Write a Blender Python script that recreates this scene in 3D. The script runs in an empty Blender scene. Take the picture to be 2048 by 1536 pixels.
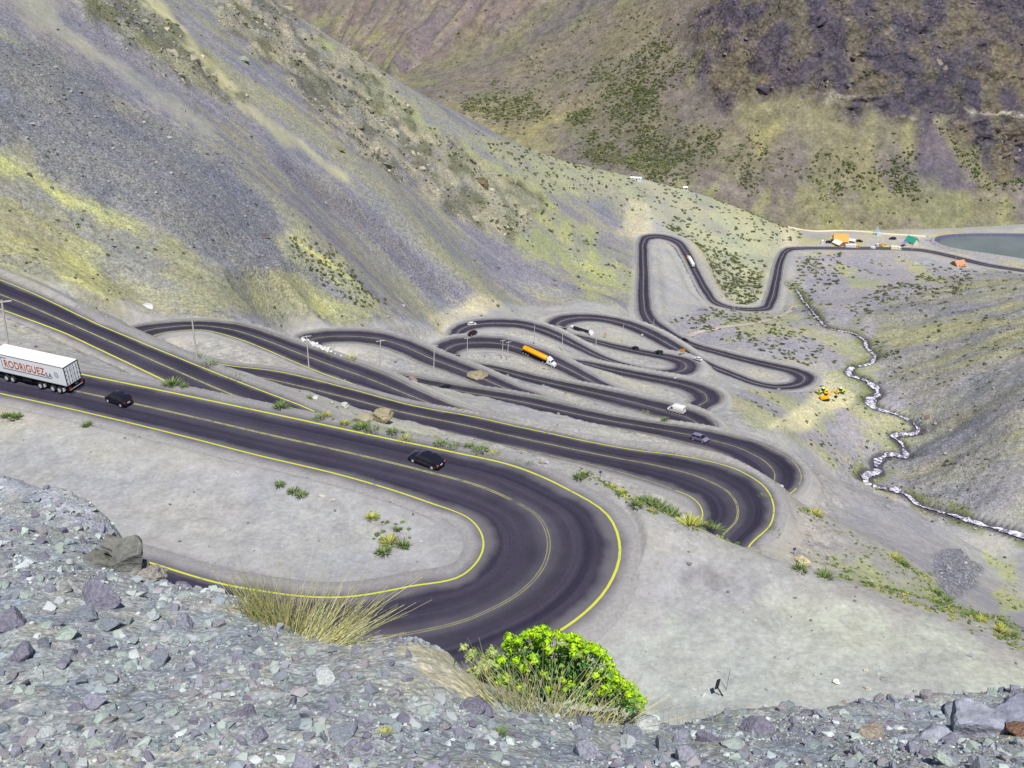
import bpy, bmesh, math, random
import numpy as np
from mathutils import Vector, Matrix
random.seed(7)
rng = np.random.default_rng(7)
F = 2053.0
PITCH = math.radians(30)
CP, SP = math.cos(PITCH), math.sin(PITCH)
scene = bpy.context.scene
COL = bpy.data.collections.new("place")
scene.collection.children.link(COL)

# ------------------------------------------------------------------ bearings
def bearing(px, py):
    """survey bearing: (u = x/y, t = drop/y) of a sight line from the viewpoint"""
    xc = (px - 1024) / F
    yc = -(py - 768) / F
    Y = CP + yc * SP
    return xc / Y, (SP - yc * CP) / Y
def at(px, py, z=None, Y=None):
    u, t = bearing(px, py)
    if Y is None:
        Y = -z / t
    return (u * Y, Y, -t * Y)
def sight(X, Y, Z):
    Yc = Y * SP + Z * CP
    d = Y * CP - Z * SP
    d = np.maximum(d, 1e-3)
    return 1024 + F * X / d, 768 - F * Yc / d

# ------------------------------------------------------------------ noise
class VN:
    def __init__(s, seed):
        s.g = np.random.default_rng(seed).random((256, 256))
    def __call__(s, x, y):
        xi = np.floor(x).astype(int); yi = np.floor(y).astype(int)
        fx = x - xi; fy = y - yi
        fx = fx * fx * fx * (fx * (fx * 6 - 15) + 10); fy = fy * fy * fy * (fy * (fy * 6 - 15) + 10)
        a = s.g[xi & 255, yi & 255]; b = s.g[(xi + 1) & 255, yi & 255]
        c = s.g[xi & 255, (yi + 1) & 255]; d = s.g[(xi + 1) & 255, (yi + 1) & 255]
        return (a * (1 - fx) + b * fx) * (1 - fy) + (c * (1 - fx) + d * fx) * fy
def fbm(x, y, seed, oct=4, gain=.5):
    r = 0; amp = 1; tot = 0
    c, s_ = math.cos(.6), math.sin(.6)
    for i in range(oct):
        n = VN(seed * 31 + i)
        r = r + amp * n(x, y); tot += amp
        x, y = (x * c - y * s_) * 2.03 + 17, (x * s_ + y * c) * 2.03 + 5; amp *= gain
    return r / tot
def ridged(x, y, seed, oct=4, gain=.55):
    r = 0; amp = 1; tot = 0
    c, s_ = math.cos(.7), math.sin(.7)
    for i in range(oct):
        n = VN(seed * 37 + i)
        r = r + amp * (1 - np.abs(n(x, y) * 2 - 1)); tot += amp
        x, y = (x * c - y * s_) * 2.07 + 9, (x * s_ + y * c) * 2.07 + 3; amp *= gain
    return r / tot
def sstep(a, b, x):
    t = np.clip((x - a) / (b - a), 0, 1)
    return t * t * (3 - 2 * t)

# ------------------------------------------------------------------ thin plate fit
def tps_fit(P, V, lam=1e-4):
    P = np.asarray(P, float); V = np.asarray(V, float)
    n = len(P)
    d2 = ((P[:, None] - P[None]) ** 2).sum(-1)
    K = .5 * d2 * np.log(d2 + 1e-12)
    K[np.arange(n), np.arange(n)] = lam
    A = np.zeros((n + 3, n + 3)); A[:n, :n] = K
    A[:n, n] = 1; A[:n, n + 1:] = P; A[n, :n] = 1; A[n + 1:, :n] = P.T
    b = np.zeros(n + 3); b[:n] = V
    w = np.linalg.solve(A, b)
    return P, w
def tps_eval(fit, U, W):
    P, w = fit
    sh = U.shape; U = U.ravel(); W = W.ravel(); n = len(P)
    out = np.empty(len(U))
    for i in range(0, len(U), 20000):
        u = U[i:i + 20000]; v = W[i:i + 20000]
        d2 = (u[:, None] - P[None, :, 0]) ** 2 + (v[:, None] - P[None, :, 1]) ** 2
        out[i:i + 20000] = (.5 * d2 * np.log(d2 + 1e-12)) @ w[:n] + w[n] + w[n + 1] * u + w[n + 2] * v
    return out.reshape(sh)
def upsample(G, cu, cv, fu, fv):
    """cubic (catmull-rom) resample of G[cv,cu] to the fine axes"""
    def ax(c, f):
        s = (f - c[0]) / (c[1] - c[0]); i = np.clip(np.floor(s).astype(int), 1, len(c) - 3); t = s - i
        w = np.stack([-.5 * t**3 + t**2 - .5 * t, 1.5 * t**3 - 2.5 * t**2 + 1, -1.5 * t**3 + 2 * t**2 + .5 * t, .5 * t**3 - .5 * t**2])
        return i, w
    i, w = ax(cu, fu)
    A = sum(w[k][None] * G[:, i - 1 + k] for k in range(4))
    i, w = ax(cv, fv)
    return sum(w[k][:, None] * A[i - 1 + k] for k in range(4))

class Land:
    """a height field z(x, y) kept on a fan shaped grid (finer near the viewpoint)"""
    def __init__(s, u0, u1, nu, y0, y1, nv, pts, lam=1e-4, coarse=5):
        s.fu = np.linspace(u0, u1, nu); s.fv = np.linspace(math.log(y0), math.log(y1), nv)
        P = []; V = []
        for (X, Y, Z) in pts:
            P.append((X / Y, math.log(Y))); V.append(-Z / Y)
        fit = tps_fit(P, V, lam)
        cu = np.linspace(u0, u1, nu // coarse); cv = np.linspace(s.fv[0], s.fv[-1], nv // coarse)
        CU, CV = np.meshgrid(cu, cv)
        T = upsample(tps_eval(fit, CU, CV), cu, cv, s.fu, s.fv)
        s.V = np.exp(s.fv)[:, None] + 0 * s.fu[None]
        s.X = s.fu[None] * s.V
        s.Y = s.V
        s.Z = -T * s.V
    def idx(s, X, Y):
        u = X / Y; v = np.log(Y)
        a = (u - s.fu[0]) / (s.fu[1] - s.fu[0]); b = (v - s.fv[0]) / (s.fv[1] - s.fv[0])
        return a, b
    def sample(s, A, X, Y):
        X = np.asarray(X, float); Y = np.asarray(Y, float)
        a, b = s.idx(X, Y)
        i = np.clip(np.floor(a).astype(int), 0, len(s.fu) - 2); j = np.clip(np.floor(b).astype(int), 0, len(s.fv) - 2)
        fa = np.clip(a - i, 0, 1); fb = np.clip(b - j, 0, 1)
        return (A[j, i] * (1 - fa) + A[j, i + 1] * fa) * (1 - fb) + (A[j + 1, i] * (1 - fa) + A[j + 1, i + 1] * fa) * fb
    def z(s, X, Y):
        return s.sample(s.Z, X, Y)
    def hit(s, px, py, first=0):
        """first ground met by a sight line"""
        u, t = bearing(px, py)
        a = (u - s.fu[0]) / (s.fu[1] - s.fu[0]); i = int(min(max(a, 0), len(s.fu) - 2)); f = a - i
        T = -(s.Z[:, i] * (1 - f) + s.Z[:, i + 1] * f) / s.V[:, 0]
        k = np.nonzero(T[first:] <= t)[0]
        if len(k) == 0:
            return None
        k = k[0] + first
        if k > 0:
            g = (T[k - 1] - t) / max(T[k - 1] - T[k], 1e-9); g = min(max(g, 0), 1)
            v = s.fv[k - 1] + g * (s.fv[k] - s.fv[k - 1])
        else:
            v = s.fv[0]
        Y = math.exp(v)
        return Vector((u * Y, Y, -t * Y))

# ------------------------------------------------------------------ object helpers
def tag(o, label=None, cat=None, group=None, kind=None):
    if label: o["label"] = label
    if cat: o["category"] = cat
    if group: o["group"] = group
    if kind: o["kind"] = kind
    return o
def link(name, data, parent=None, mat=None):
    o = bpy.data.objects.new(name, data); COL.objects.link(o)
    if parent is not None: o.parent = parent
    if mat is not None and data is not None:
        if not data.materials: data.materials.append(mat)
    return o
def empty(name, label, cat, loc=(0, 0, 0), rz=0, group=None, scale=None):
    o = bpy.data.objects.new(name, None); COL.objects.link(o)
    o.location = loc; o.rotation_euler = (0, 0, rz); o.empty_display_size = .2
    if scale: o.scale = (scale,) * 3
    return tag(o, label, cat, group)
def np_mesh(name, verts, faces, k, mat=None, col=None, smooth=True, extra=None, uv=None):
    """faces: (n,k) array"""
    verts = np.asarray(verts, np.float32); faces = np.asarray(faces, np.int32)
    me = bpy.data.meshes.new(name)
    me.vertices.add(len(verts)); me.vertices.foreach_set("co", verts.ravel())
    n = len(faces)
    me.loops.add(n * k); me.loops.foreach_set("vertex_index", faces.ravel())
    me.polygons.add(n)
    me.polygons.foreach_set("loop_start", np.arange(0, n * k, k, dtype=np.int32))
    me.polygons.foreach_set("use_smooth", np.full(n, smooth, bool))
    me.update(calc_edges=True)
    if col is not None:
        a = me.attributes.new("Col", "FLOAT_COLOR", "POINT")
        c = np.ones((len(verts), 4), np.float32); c[:, :3] = col
        a.data.foreach_set("color", c.ravel())
    if extra:
        for kx, vx in extra.items():
            a = me.attributes.new(kx, "FLOAT", "POINT"); a.data.foreach_set("value", np.asarray(vx, np.float32).ravel())
    if uv is not None:
        l = me.uv_layers.new(name="UVMap"); l.data.foreach_set("uv", np.asarray(uv, np.float32)[faces.ravel()].ravel())
    if mat: me.materials.append(mat)
    return me
def grid_faces(nv, nu):
    a = np.arange(nv * nu).reshape(nv, nu)
    return np.stack([a[:-1, :-1], a[:-1, 1:], a[1:, 1:], a[1:, :-1]], -1).reshape(-1, 4)
def land_object(name, L, mat, col, extra=None):
    V = np.stack([L.X, L.Y, L.Z], -1).reshape(-1, 3)
    me = np_mesh(name, V, grid_faces(*L.X.shape), 4, mat, col.reshape(-1, 3), True, extra)
    return tag(link(name, me), kind="structure")
class MB:
    """collects shapes into ONE mesh"""
    def __init__(s): s.v = []; s.f = []
    def add(s, vs, fs, M=None):
        o = len(s.v)
        for p in vs:
            s.v.append(tuple(M @ Vector(p)) if M is not None else tuple(p))
        s.f += [tuple(i + o for i in f) for f in fs]
        return s
    def box(s, c, d, rz=0, bev=0, taper=1.0):
        x, y, z = d[0] / 2, d[1] / 2, d[2] / 2
        if bev:
            bm = bmesh.new(); bmesh.ops.create_cube(bm, size=1)
            for v in bm.verts:
                k = taper if v.co.z > 0 else 1
                v.co = Vector((v.co.x * d[0] * k, v.co.y * d[1] * k, v.co.z * d[2]))
            bmesh.ops.bevel(bm, geom=bm.edges[:], offset=bev, segments=2, affect='EDGES')
            M = Matrix.Translation(c) @ Matrix.Rotation(rz, 4, 'Z')
            bm.verts.index_update()
            s.add([v.co.copy() for v in bm.verts], [[v.index for v in f.verts] for f in bm.faces], M); bm.free()
            return s
        k = taper
        vs = [(-x, -y, -z), (x, -y, -z), (x, y, -z), (-x, y, -z), (-x * k, -y * k, z), (x * k, -y * k, z), (x * k, y * k, z), (-x * k, y * k, z)]
        fs = [(3, 2, 1, 0), (4, 5, 6, 7), (0, 1, 5, 4), (1, 2, 6, 5), (2, 3, 7, 6), (3, 0, 4, 7)]
        return s.add(vs, fs, Matrix.Translation(c) @ Matrix.Rotation(rz, 4, 'Z'))
    def tube(s, p0, p1, r0, r1=None, n=8, cap=True):
        r1 = r0 if r1 is None else r1
        p0 = Vector(p0); p1 = Vector(p1); d = (p1 - p0)
        q = d.to_track_quat('Z', 'Y').to_matrix()
        vs = []
        for p, r in ((p0, r0), (p1, r1)):
            for i in range(n):
                a = 2 * math.pi * i / n
                vs.append(p + q @ Vector((math.cos(a) * r, math.sin(a) * r, 0)))
        fs = [(i, (i + 1) % n, n + (i + 1) % n, n + i) for i in range(n)]
        if cap: fs += [tuple(range(n))[::-1], tuple(range(n, 2 * n))]
        return s.add(vs, fs)
    def lathe(s, prof, axis_p, axis_d, n=16, sx=1.0, sz=1.0):
        """prof: (along, radius) pairs"""
        p = Vector(axis_p); d = Vector(axis_d).normalized(); q = d.to_track_quat('Z', 'Y').to_matrix()
        vs = []
        for (h, r) in prof:
            for i in range(n):
                a = 2 * math.pi * i / n
                w = q @ Vector((math.cos(a) * r, math.sin(a) * r, 0))
                vs.append(p + d * h + Vector((w.x * sx, w.y * sx, w.z * sz)))
        fs = []
        for k in range(len(prof) - 1):
            for i in range(n):
                fs.append((k * n + i, k * n + (i + 1) % n, (k + 1) * n + (i + 1) % n, (k + 1) * n + i))
        fs.append(tuple(range(n))[::-1]); m = (len(prof) - 1) * n; fs.append(tuple(range(m, m + n)))
        return s.add(vs, fs)
    def loft(s, rings, cap=True):
        n = len(rings[0]); vs = [p for r in rings for p in r]; fs = []
        for k in range(len(rings) - 1):
            for i in range(n):
                fs.append((k * n + i, k * n + (i + 1) % n, (k + 1) * n + (i + 1) % n, (k + 1) * n + i))
        if cap:
            fs.append(tuple(range(n))[::-1]); m = (len(rings) - 1) * n; fs.append(tuple(range(m, m + n)))
        return s.add(vs, fs)
    def quad(s, *p): return s.add(p, [tuple(range(len(p)))])
    def build(s, name, mat, parent=None, smooth=False, label=None):
        me = bpy.data.meshes.new(name); me.from_pydata([tuple(v) for v in s.v], [], s.f); me.update()
        bm = bmesh.new(); bm.from_mesh(me); bmesh.ops.recalc_face_normals(bm, faces=bm.faces[:]); bm.to_mesh(me); bm.free()
        if smooth:
            for p in me.polygons: p.use_smooth = True
            try: me.set_sharp_from_angle(angle=math.radians(42))
            except Exception: pass
        me.materials.append(mat)
        o = link(name, me, parent)
        if label: o["label"] = label
        return o
def copy_tree(o, parent=None):
    c = o.copy(); COL.objects.link(c); c.parent = parent
    for ch in list(o.children): copy_tree(ch, c)
    return c

# ------------------------------------------------------------------ materials
def srgb(r, g, b):
    f = lambda c: ((c / 255 + .055) / 1.055) ** 2.4 if c > 10 else c / 255 / 12.92
    return (f(r), f(g), f(b))
def new_mat(name):
    m = bpy.data.materials.new(name); m.use_nodes = True
    nt = m.node_tree; nt.nodes.clear()
    out = nt.nodes.new("ShaderNodeOutputMaterial"); b = nt.nodes.new("ShaderNodeBsdfPrincipled")
    nt.links.new(b.outputs[0], out.inputs[0])
    b.inputs["Specular IOR Level"].default_value = .25
    return m, nt, b
def node(nt, typ, **kw):
    n = nt.nodes.new(typ)
    for k, v in kw.items():
        if k in n.inputs: n.inputs[k].default_value = v
        else: setattr(n, k, v)
    return n
def mixc(nt, a, b, fac, mode='MIX'):
    m = nt.nodes.new("ShaderNodeMix"); m.data_type = 'RGBA'; m.blend_type = mode
    for sock, v in ((6, a), (7, b), (0, fac)):
        if isinstance(v, bpy.types.NodeSocket): nt.links.new(v, m.inputs[sock])
        else: m.inputs[sock].default_value = (*v, 1) if isinstance(v, tuple) and len(v) == 3 else v
    return m.outputs[2]
def ramp(nt, src, stops):
    r = nt.nodes.new("ShaderNodeValToRGB")
    e = r.color_ramp.elements
    while len(e) < len(stops): e.new(.5)
    for el, (p, c) in zip(e, stops):
        el.position = p; el.color = (*c, 1) if isinstance(c, tuple) else (c, c, c, 1)
    nt.links.new(src, r.inputs[0]); return r.outputs[0]
def coords(nt, kind="Object"):
    return nt.nodes.new("ShaderNodeTexCoord").outputs[kind]
def noise(nt, vec, scale, detail=4, rough=.55):
    n = node(nt, "ShaderNodeTexNoise"); n.inputs["Scale"].default_value = scale
    n.inputs["Detail"].default_value = detail; n.inputs["Roughness"].default_value = rough
    nt.links.new(vec, n.inputs["Vector"]); return n.outputs[0]
def bump(nt, b, h, strength, dist):
    n = nt.nodes.new("ShaderNodeBump"); n.inputs["Strength"].default_value = strength; n.inputs["Distance"].default_value = dist
    nt.links.new(h, n.inputs["Height"]); nt.links.new(n.outputs[0], b.inputs["Normal"])
def plain(name, rgb, rough=.6, metal=0, var=.15, scale=6, coat=0, spec=.3, bmp=0):
    m, nt, b = new_mat(name)
    b.inputs["Roughness"].default_value = rough; b.inputs["Metallic"].default_value = metal
    b.inputs["Specular IOR Level"].default_value = spec; b.inputs["Coat Weight"].default_value = coat
    n = noise(nt, coords(nt), scale)
    d = tuple(c * (1 - var) for c in rgb); l = tuple(min(1, c * (1 + var)) for c in rgb)
    nt.links.new(ramp(nt, n, [(.3, d), (.7, l)]), b.inputs["Base Color"])
    if bmp: bump(nt, b, n, bmp, .05)
    return m
def land_material(name, s_fine, s_mid, s_big, bd, stone, contrast=1.0, bstr=.8, near_c=1.0):
    """soil / scree: painted base attribute broken up by stone and dust noise"""
    m, nt, b = new_mat(name)
    b.inputs["Roughness"].default_value = .95; b.inputs["Specular IOR Level"].default_value = .1
    v = coords(nt)
    a = nt.nodes.new("ShaderNodeAttribute"); a.attribute_name = "Col"
    rk = nt.nodes.new("ShaderNodeAttribute"); rk.attribute_name = "rocky"
    big = noise(nt, v, s_big, 5); mid = noise(nt, v, s_mid, 6, .65); fine = noise(nt, v, s_fine, 5, .7)
    c = mixc(nt, a.outputs["Color"], ramp(nt, big, [(.3, (.80, .84, .93)), (.5, (1., 1., 1.)), (.7, (1.13, 1.1, .95))]), 1.0, 'MULTIPLY')
    k = .30 * contrast
    mr = nt.nodes.new("ShaderNodeMapRange"); nt.links.new(rk.outputs["Fac"], mr.inputs[0]); mr.inputs[1].default_value = .15; mr.inputs[2].default_value = .45; mr.inputs[3].default_value = near_c; mr.inputs[4].default_value = 1.0
    c = mixc(nt, c, ramp(nt, mid, [(.28, (1 - k,) * 3), (.5, (1., 1., 1.)), (.72, (1 + k,) * 3)]), mr.outputs[0], 'MULTIPLY')
    c = mixc(nt, c, ramp(nt, fine, [(.28, (1 - k,) * 3), (.5, (1., 1., 1.)), (.72, (1 + k,) * 3)]), mr.outputs[0], 'MULTIPLY')
    vo = nt.nodes.new("ShaderNodeTexVoronoi"); vo.inputs["Scale"].default_value = stone; nt.links.new(v, vo.inputs["Vector"])
    sc = ramp(nt, vo.outputs["Distance"], [(.0, (1.25, 1.25, 1.3)), (.45, (1., 1., 1.)), (.75, (.5, .5, .52))])
    hs = nt.nodes.new("ShaderNodeHueSaturation"); hs.inputs["Saturation"].default_value = .25; hs.inputs["Value"].default_value = 1.35
    nt.links.new(vo.outputs["Color"], hs.inputs["Color"])
    sc2 = mixc(nt, sc, mixc(nt, sc, hs.outputs[0], 1.0, 'MULTIPLY'), .5)
    mf = nt.nodes.new("ShaderNodeMath"); mf.operation = 'MULTIPLY'; nt.links.new(rk.outputs["Fac"], mf.inputs[0]); mf.inputs[1].default_value = .8
    c = mixc(nt, c, mixc(nt, c, sc2, 1.0, 'MULTIPLY'), mf.outputs[0])
    nt.links.new(c, b.inputs["Base Color"])
    h = nt.nodes.new("ShaderNodeMath"); h.operation = 'MULTIPLY_ADD'
    nt.links.new(vo.outputs["Distance"], h.inputs[0])
    ng = nt.nodes.new("ShaderNodeMath"); ng.operation = 'MULTIPLY'; nt.links.new(rk.outputs["Fac"], ng.inputs[0]); ng.inputs[1].default_value = -.8
    nt.links.new(ng.outputs[0], h.inputs[1]); nt.links.new(mid, h.inputs[2])
    h2 = nt.nodes.new("ShaderNodeMath"); h2.operation = 'MULTIPLY_ADD'; nt.links.new(fine, h2.inputs[0]); h2.inputs[1].default_value = .35; nt.links.new(h.outputs[0], h2.inputs[2])
    bump(nt, b, h2.outputs[0], bstr, bd)
    return m
def attr_mat(name, rough=.9, var=.2, scale=5, spec=.1, trans=0, bmp=0, bdist=.02):
    m, nt, b = new_mat(name)
    b.inputs["Roughness"].default_value = rough; b.inputs["Specular IOR Level"].default_value = spec
    a = nt.nodes.new("ShaderNodeAttribute"); a.attribute_name = "Col"
    n = noise(nt, coords(nt), scale, 5)
    c = mixc(nt, a.outputs["Color"], ramp(nt, n, [(.3, (1 - var,) * 3), (.7, (1 + var,) * 3)]), 1.0, 'MULTIPLY')
    nt.links.new(c, b.inputs["Base Color"])
    if bmp: bump(nt, b, n, bmp, bdist)
    return m
# ------------------------------------------------------------------ the road: edge stations surveyed as (left, right, z)
# a pair of 2-tuples under 1000 with w=1 are ground coordinates, otherwise sight bearings
def S(l, r, z): return (at(*l, z=z), at(*r, z=z))
def W(l, r, z): return ((l[0], l[1], z), (r[0], r[1], z))
ROAD = [
 W((-110, 99), (-112, 90), -59.6), W((-75, 87), (-77, 78), -59.6), W((-52, 78.5), (-54, 69.5), -59.6), S((280, 1120), (200, 1215), -59.6), S((480, 1175), (420, 1290), -59.6), W((-13.9, 67), (-14, 57), -59.7),
 W((-8.9, 68.4), (-6.5, 57.3), -59.8), S((925, 1150), (1000, 1315), -59.8), S((955, 1122), (1130, 1255), -59.9), S((967, 1090), (1215, 1175), -60), S((958, 1058), (1240, 1100), -60),
 S((935, 1035), (1215, 1030), -60), S((905, 1021), (1136, 979), -60), S((872, 1010), (1030, 933), -60.1), S((800, 985), (900, 903), -60.1), S((696, 954), (770, 876), -60.2), S((513, 910), (570, 833), -60.3),
 S((342, 866), (395, 796), -60.4), S((150, 820), (195, 755), -60.6), S((0, 787), (40, 724), -60.8), S((-250, 735), (-215, 668), -61.5), W((-96, 112), (-94, 122), -62.5), W((-118, 119), (-112, 128), -63.5),
 W((-134, 130), (-122, 136), -64.5), W((-137, 145), (-125, 144), -65.5), W((-128, 158), (-119, 151), -67), W((-110, 164), (-106, 154), -69),
 S((44, 577), (0, 618), -70.5), S((103, 604), (55, 638), -71.5), S((171, 637), (103, 656), -72.5), S((273, 681), (205, 702), -74), S((375, 723), (308, 751), -75.5), S((470, 761), (400, 795), -77), S((600, 810), (520, 850), -79),
 W((-28, 130), (-32, 121), -80.5), W((-10, 124), (-12, 114.5), -85), W((6, 119), (4, 109.5), -89), W((18, 118), (18, 107.5), -92.5), W((26, 120.5), (31, 110), -94.5), S((1397, 1047), (1500, 1090), -95.5),
 S((1405, 1032), (1543, 1045), -96), S((1402, 1015), (1547, 1010), -96.2), S((1385, 996), (1530, 975), -96.5), S((1343, 978), (1480, 942), -97), S((1270, 953), (1370, 913), -98), S((1197, 933), (1270, 900), -99), S((1123, 916), (1185, 885), -100),
 S((1050, 900), (1105, 868), -101), S((980, 884), (1030, 852), -102), S((916, 869), (960, 836), -103), S((793, 840), (830, 812), -105), S((655, 805), (697, 777), -108), S((515, 773), (550, 742), -111), S((415, 748), (444, 729), -113),
 W((-80, 203), (-77, 211), -114), W((-90, 208), (-84, 214.5), -114.5), W((-97, 217), (-87, 219.5), -115), S((246, 664), (305, 673), -115.5), S((270, 654), (325, 667), -116), S((320, 646), (365, 661), -116), S((383, 642), (405, 660), -116.3), S((478, 649), (455, 671), -117),
 S((547, 669), (515, 692), -118), S((615, 693), (575, 718), -119), S((700, 722), (649, 748), -120), S((755, 742), (700, 766), -121.5), S((860, 790), (800, 800), -123.5), S((931, 818), (880, 832), -125),
 W((10, 198), (8, 189), -128), W((30, 190), (28, 181), -131), W((44, 186), (45, 176.5), -133), S((1490, 968), (1569, 994), -133.7), S((1498, 955), (1598, 970), -134), S((1496, 944), (1602, 948), -134.2), S((1487, 935), (1585, 922), -134.5),
 S((1460, 916), (1535, 893), -135), S((1387, 890), (1440, 866), -137), S((1284, 865), (1320, 847), -139.5), S((1197, 849), (1230, 832), -141), S((1144, 839), (1175, 820), -142), S((1045, 817), (1070, 796), -144.5), S((890, 788), (910, 769), -148), S((795, 768), (814, 751), -150.5), S((735, 755), (752, 740), -152),
 W((-52, 271), (-49.5, 279), -153), W((-63, 276), (-57, 283.5), -153.4), W((-71, 286), (-61, 289), -153.8), S((590, 677), (645, 691), -154), S((602, 669), (652, 687), -154.3), S((640, 662), (672, 685), -154.6), S((690, 660), (706, 685), -155), S((755, 664), (748, 690), -156),
 S((814, 679), (790, 702), -157), S((880, 707), (845, 727), -158.5), S((960, 739), (916, 752), -161), S((1040, 774), (1000, 786), -163), S((1090, 792), (1050, 803), -165),
 W((26, 267), (24, 258), -167.5), W((42, 260), (42, 251), -169.3), S((1360, 866), (1412, 884), -170), S((1368, 858), (1432, 864), -170.2), S((1360, 850), (1429, 844), -170.5), S((1340, 841), (1405, 828), -171), S((1300, 830), (1352, 811), -172), S((1240, 813), (1290, 796), -173),
 S((1167, 793), (1200, 777), -175), S((1110, 778), (1136, 765), -177), S((1045, 762), (1072, 751), -179), S((960, 739), (980, 730), -181),
 W((-22, 326), (-19, 333.5), -182.4), W((-29.5, 332), (-24, 338), -182.8), S((862, 704), (914, 710), -183.5), S((869, 691), (920, 704), -184), S((892, 680), (932, 699), -184.3), S((931, 674), (960, 698), -184.6), S((1004, 676), (1003, 700), -185.3), S((1058, 690), (1042, 711), -186.5),
 S((1094, 703), (1070, 722), -187.5), S((1152, 732), (1120, 743), -189.5), S((1211, 764), (1176, 771), -192), S((1255, 783), (1215, 790), -194),
 W((56, 323), (55, 314), -197), W((65, 323), (68, 314), -198.8), S((1378, 806), (1415, 819), -199.8), S((1384, 799), (1443, 803), -200.2), S((1380, 790), (1441, 788), -200.7), S((1365, 781), (1418, 774), -201.3), S((1338, 773), (1380, 762), -202.4), S((1284, 761), (1320, 751), -204.5), S((1197, 741), (1225, 733), -208), S((1150, 728), (1170, 722), -210.5),
 W((12, 385), (13, 393), -213.5), W((-10, 392), (-7, 400), -215.6), W((-24, 402), (-18, 408.5), -217), S((900, 666), (932, 672), -218), S((903, 659), (930, 667), -218.4), S((916, 650), (940, 661), -218.8), S((946, 642), (965, 656), -219.3), S((1004, 638), (1006, 655), -220), S((1055, 643), (1040, 657), -221),
 S((1109, 660), (1088, 671), -223), S((1167, 690), (1143, 695), -226), S((1223, 717), (1190, 716), -228.5), S((1270, 731), (1255, 735), -230),
 S((1310, 739), (1305, 747), -231), S((1334, 739), (1355, 753), -231.7), S((1347, 734), (1393, 742), -232), S((1347, 729), (1397, 730), -232.4), S((1338, 724), (1383, 719), -233), S((1315, 717), (1350, 711), -234), S((1285, 711), (1310, 704), -235.5), S((1240, 701), (1258, 694), -237.5), S((1195, 689), (1208, 683), -240), S((1158, 679), (1170, 673), -242),
 W((22, 470), (26, 477), -243.2), W((16, 478), (23, 483.5), -244), S((1094, 647), (1130, 656), -245), S((1100, 639), (1136, 651), -245.5), S((1117, 632), (1146, 647), -246), S((1152, 628), (1167, 643), -246.5), S((1211, 632), (1205, 645), -247.5), S((1270, 645), (1252, 658), -249),
 S((1314, 663), (1290, 675), -250.5), S((1358, 688), (1332, 697), -252), S((1402, 716), (1382, 722), -253.5), S((1470, 745), (1455, 752), -255.5), S((1515, 762), (1504, 770), -257), S((1545, 768), (1548, 779), -257.7), S((1570, 767), (1595, 778), -258), S((1586, 762), (1626, 766), -258.4), S((1587, 755), (1630, 752), -259), S((1572, 746), (1602, 739), -260),
 S((1540, 738), (1560, 729), -261), S((1489, 725), (1502, 716), -263), S((1431, 709), (1442, 701), -265), S((1380, 694), (1392, 687), -267), S((1340, 677), (1358, 671), -268.5), S((1312, 663), (1336, 656), -269.7), S((1290, 648), (1316, 641), -270.8), S((1278, 628), (1304, 622), -272.2), S((1275, 604), (1300, 600), -274.5),
 S((1277, 550), (1297, 550), -280), S((1277, 505), (1295, 505), -285), S((1279, 482), (1296, 487), -287), S((1288, 471), (1303, 479), -288), S((1313, 468.5), (1318, 477.5), -288.5), S((1338, 472), (1335, 481), -289), S((1360, 480), (1349, 488), -290), S((1376, 497), (1362, 505), -291.3), S((1401, 547), (1387, 552), -295), S((1421, 581), (1408, 589), -298),
 S((1438, 603), (1425, 608), -299.6), S((1457, 611), (1452, 616), -300.6), S((1482, 615), (1482, 621), -301.5), S((1512, 615), (1518, 622.5), -302), S((1526, 611), (1541, 620), -302.5), S((1531, 601), (1549, 609), -303.3), S((1543, 562), (1561, 562), -307.5), S((1557, 513), (1572, 513), -312), S((1563, 503), (1577, 505), -312.6), S((1576, 495.6), (1588, 500.5), -313),
 S((1604, 494.5), (1608, 499.3), -313.3), S((1700, 494.3), (1700, 499.3), -315), S((1800, 495.5), (1800, 500.5), -317), S((1850, 499), (1848, 504), -318), S((1900, 509), (1895, 514), -318.6), S((1975, 527), (1965, 531.5), -319.5), S((2060, 541), (2050, 545), -320), S((2300, 575), (2290, 579), -320)]
def catmull(P, step, dens=None):
    P = np.asarray(P, float); out = []
    Q = np.vstack([2 * P[0] - P[1], P, 2 * P[-1] - P[-2]])
    for i in range(1, len(Q) - 2):
        p0, p1, p2, p3 = Q[i - 1:i + 3]
        n = max(2, int(np.linalg.norm((p2 - p1)[:2]) / step)) if dens is None else dens[i - 1]
        # centripetal style tangents keep uneven stations smooth
        d0 = max(np.linalg.norm((p1 - p0)[:2]), 1e-3); d1 = max(np.linalg.norm((p2 - p1)[:2]), 1e-3); d2 = max(np.linalg.norm((p3 - p2)[:2]), 1e-3)
        m1 = d1 * ((p1 - p0) / d0 * d1 + (p2 - p1) / d1 * d0) / (d0 + d1)
        m2 = d1 * ((p2 - p1) / d1 * d2 + (p3 - p2) / d2 * d1) / (d1 + d2)
        for k in range(n):
            t = k / n
            out.append((2 * t**3 - 3 * t**2 + 1) * p1 + (t**3 - 2 * t**2 + t) * m1 + (-2 * t**3 + 3 * t**2) * p2 + (t**3 - t**2) * m2)
    out.append(P[-1]); return np.array(out)
RL = np.array([a for a, b in ROAD]); RR = np.array([b for a, b in ROAD])
_mid = (RL + RR) / 2
_n = [max(3, int(np.linalg.norm(_mid[i + 1, :2] - _mid[i, :2]) / (.8 if _mid[i, 1] < 140 else 1.2))) for i in range(len(_mid) - 1)]
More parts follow.
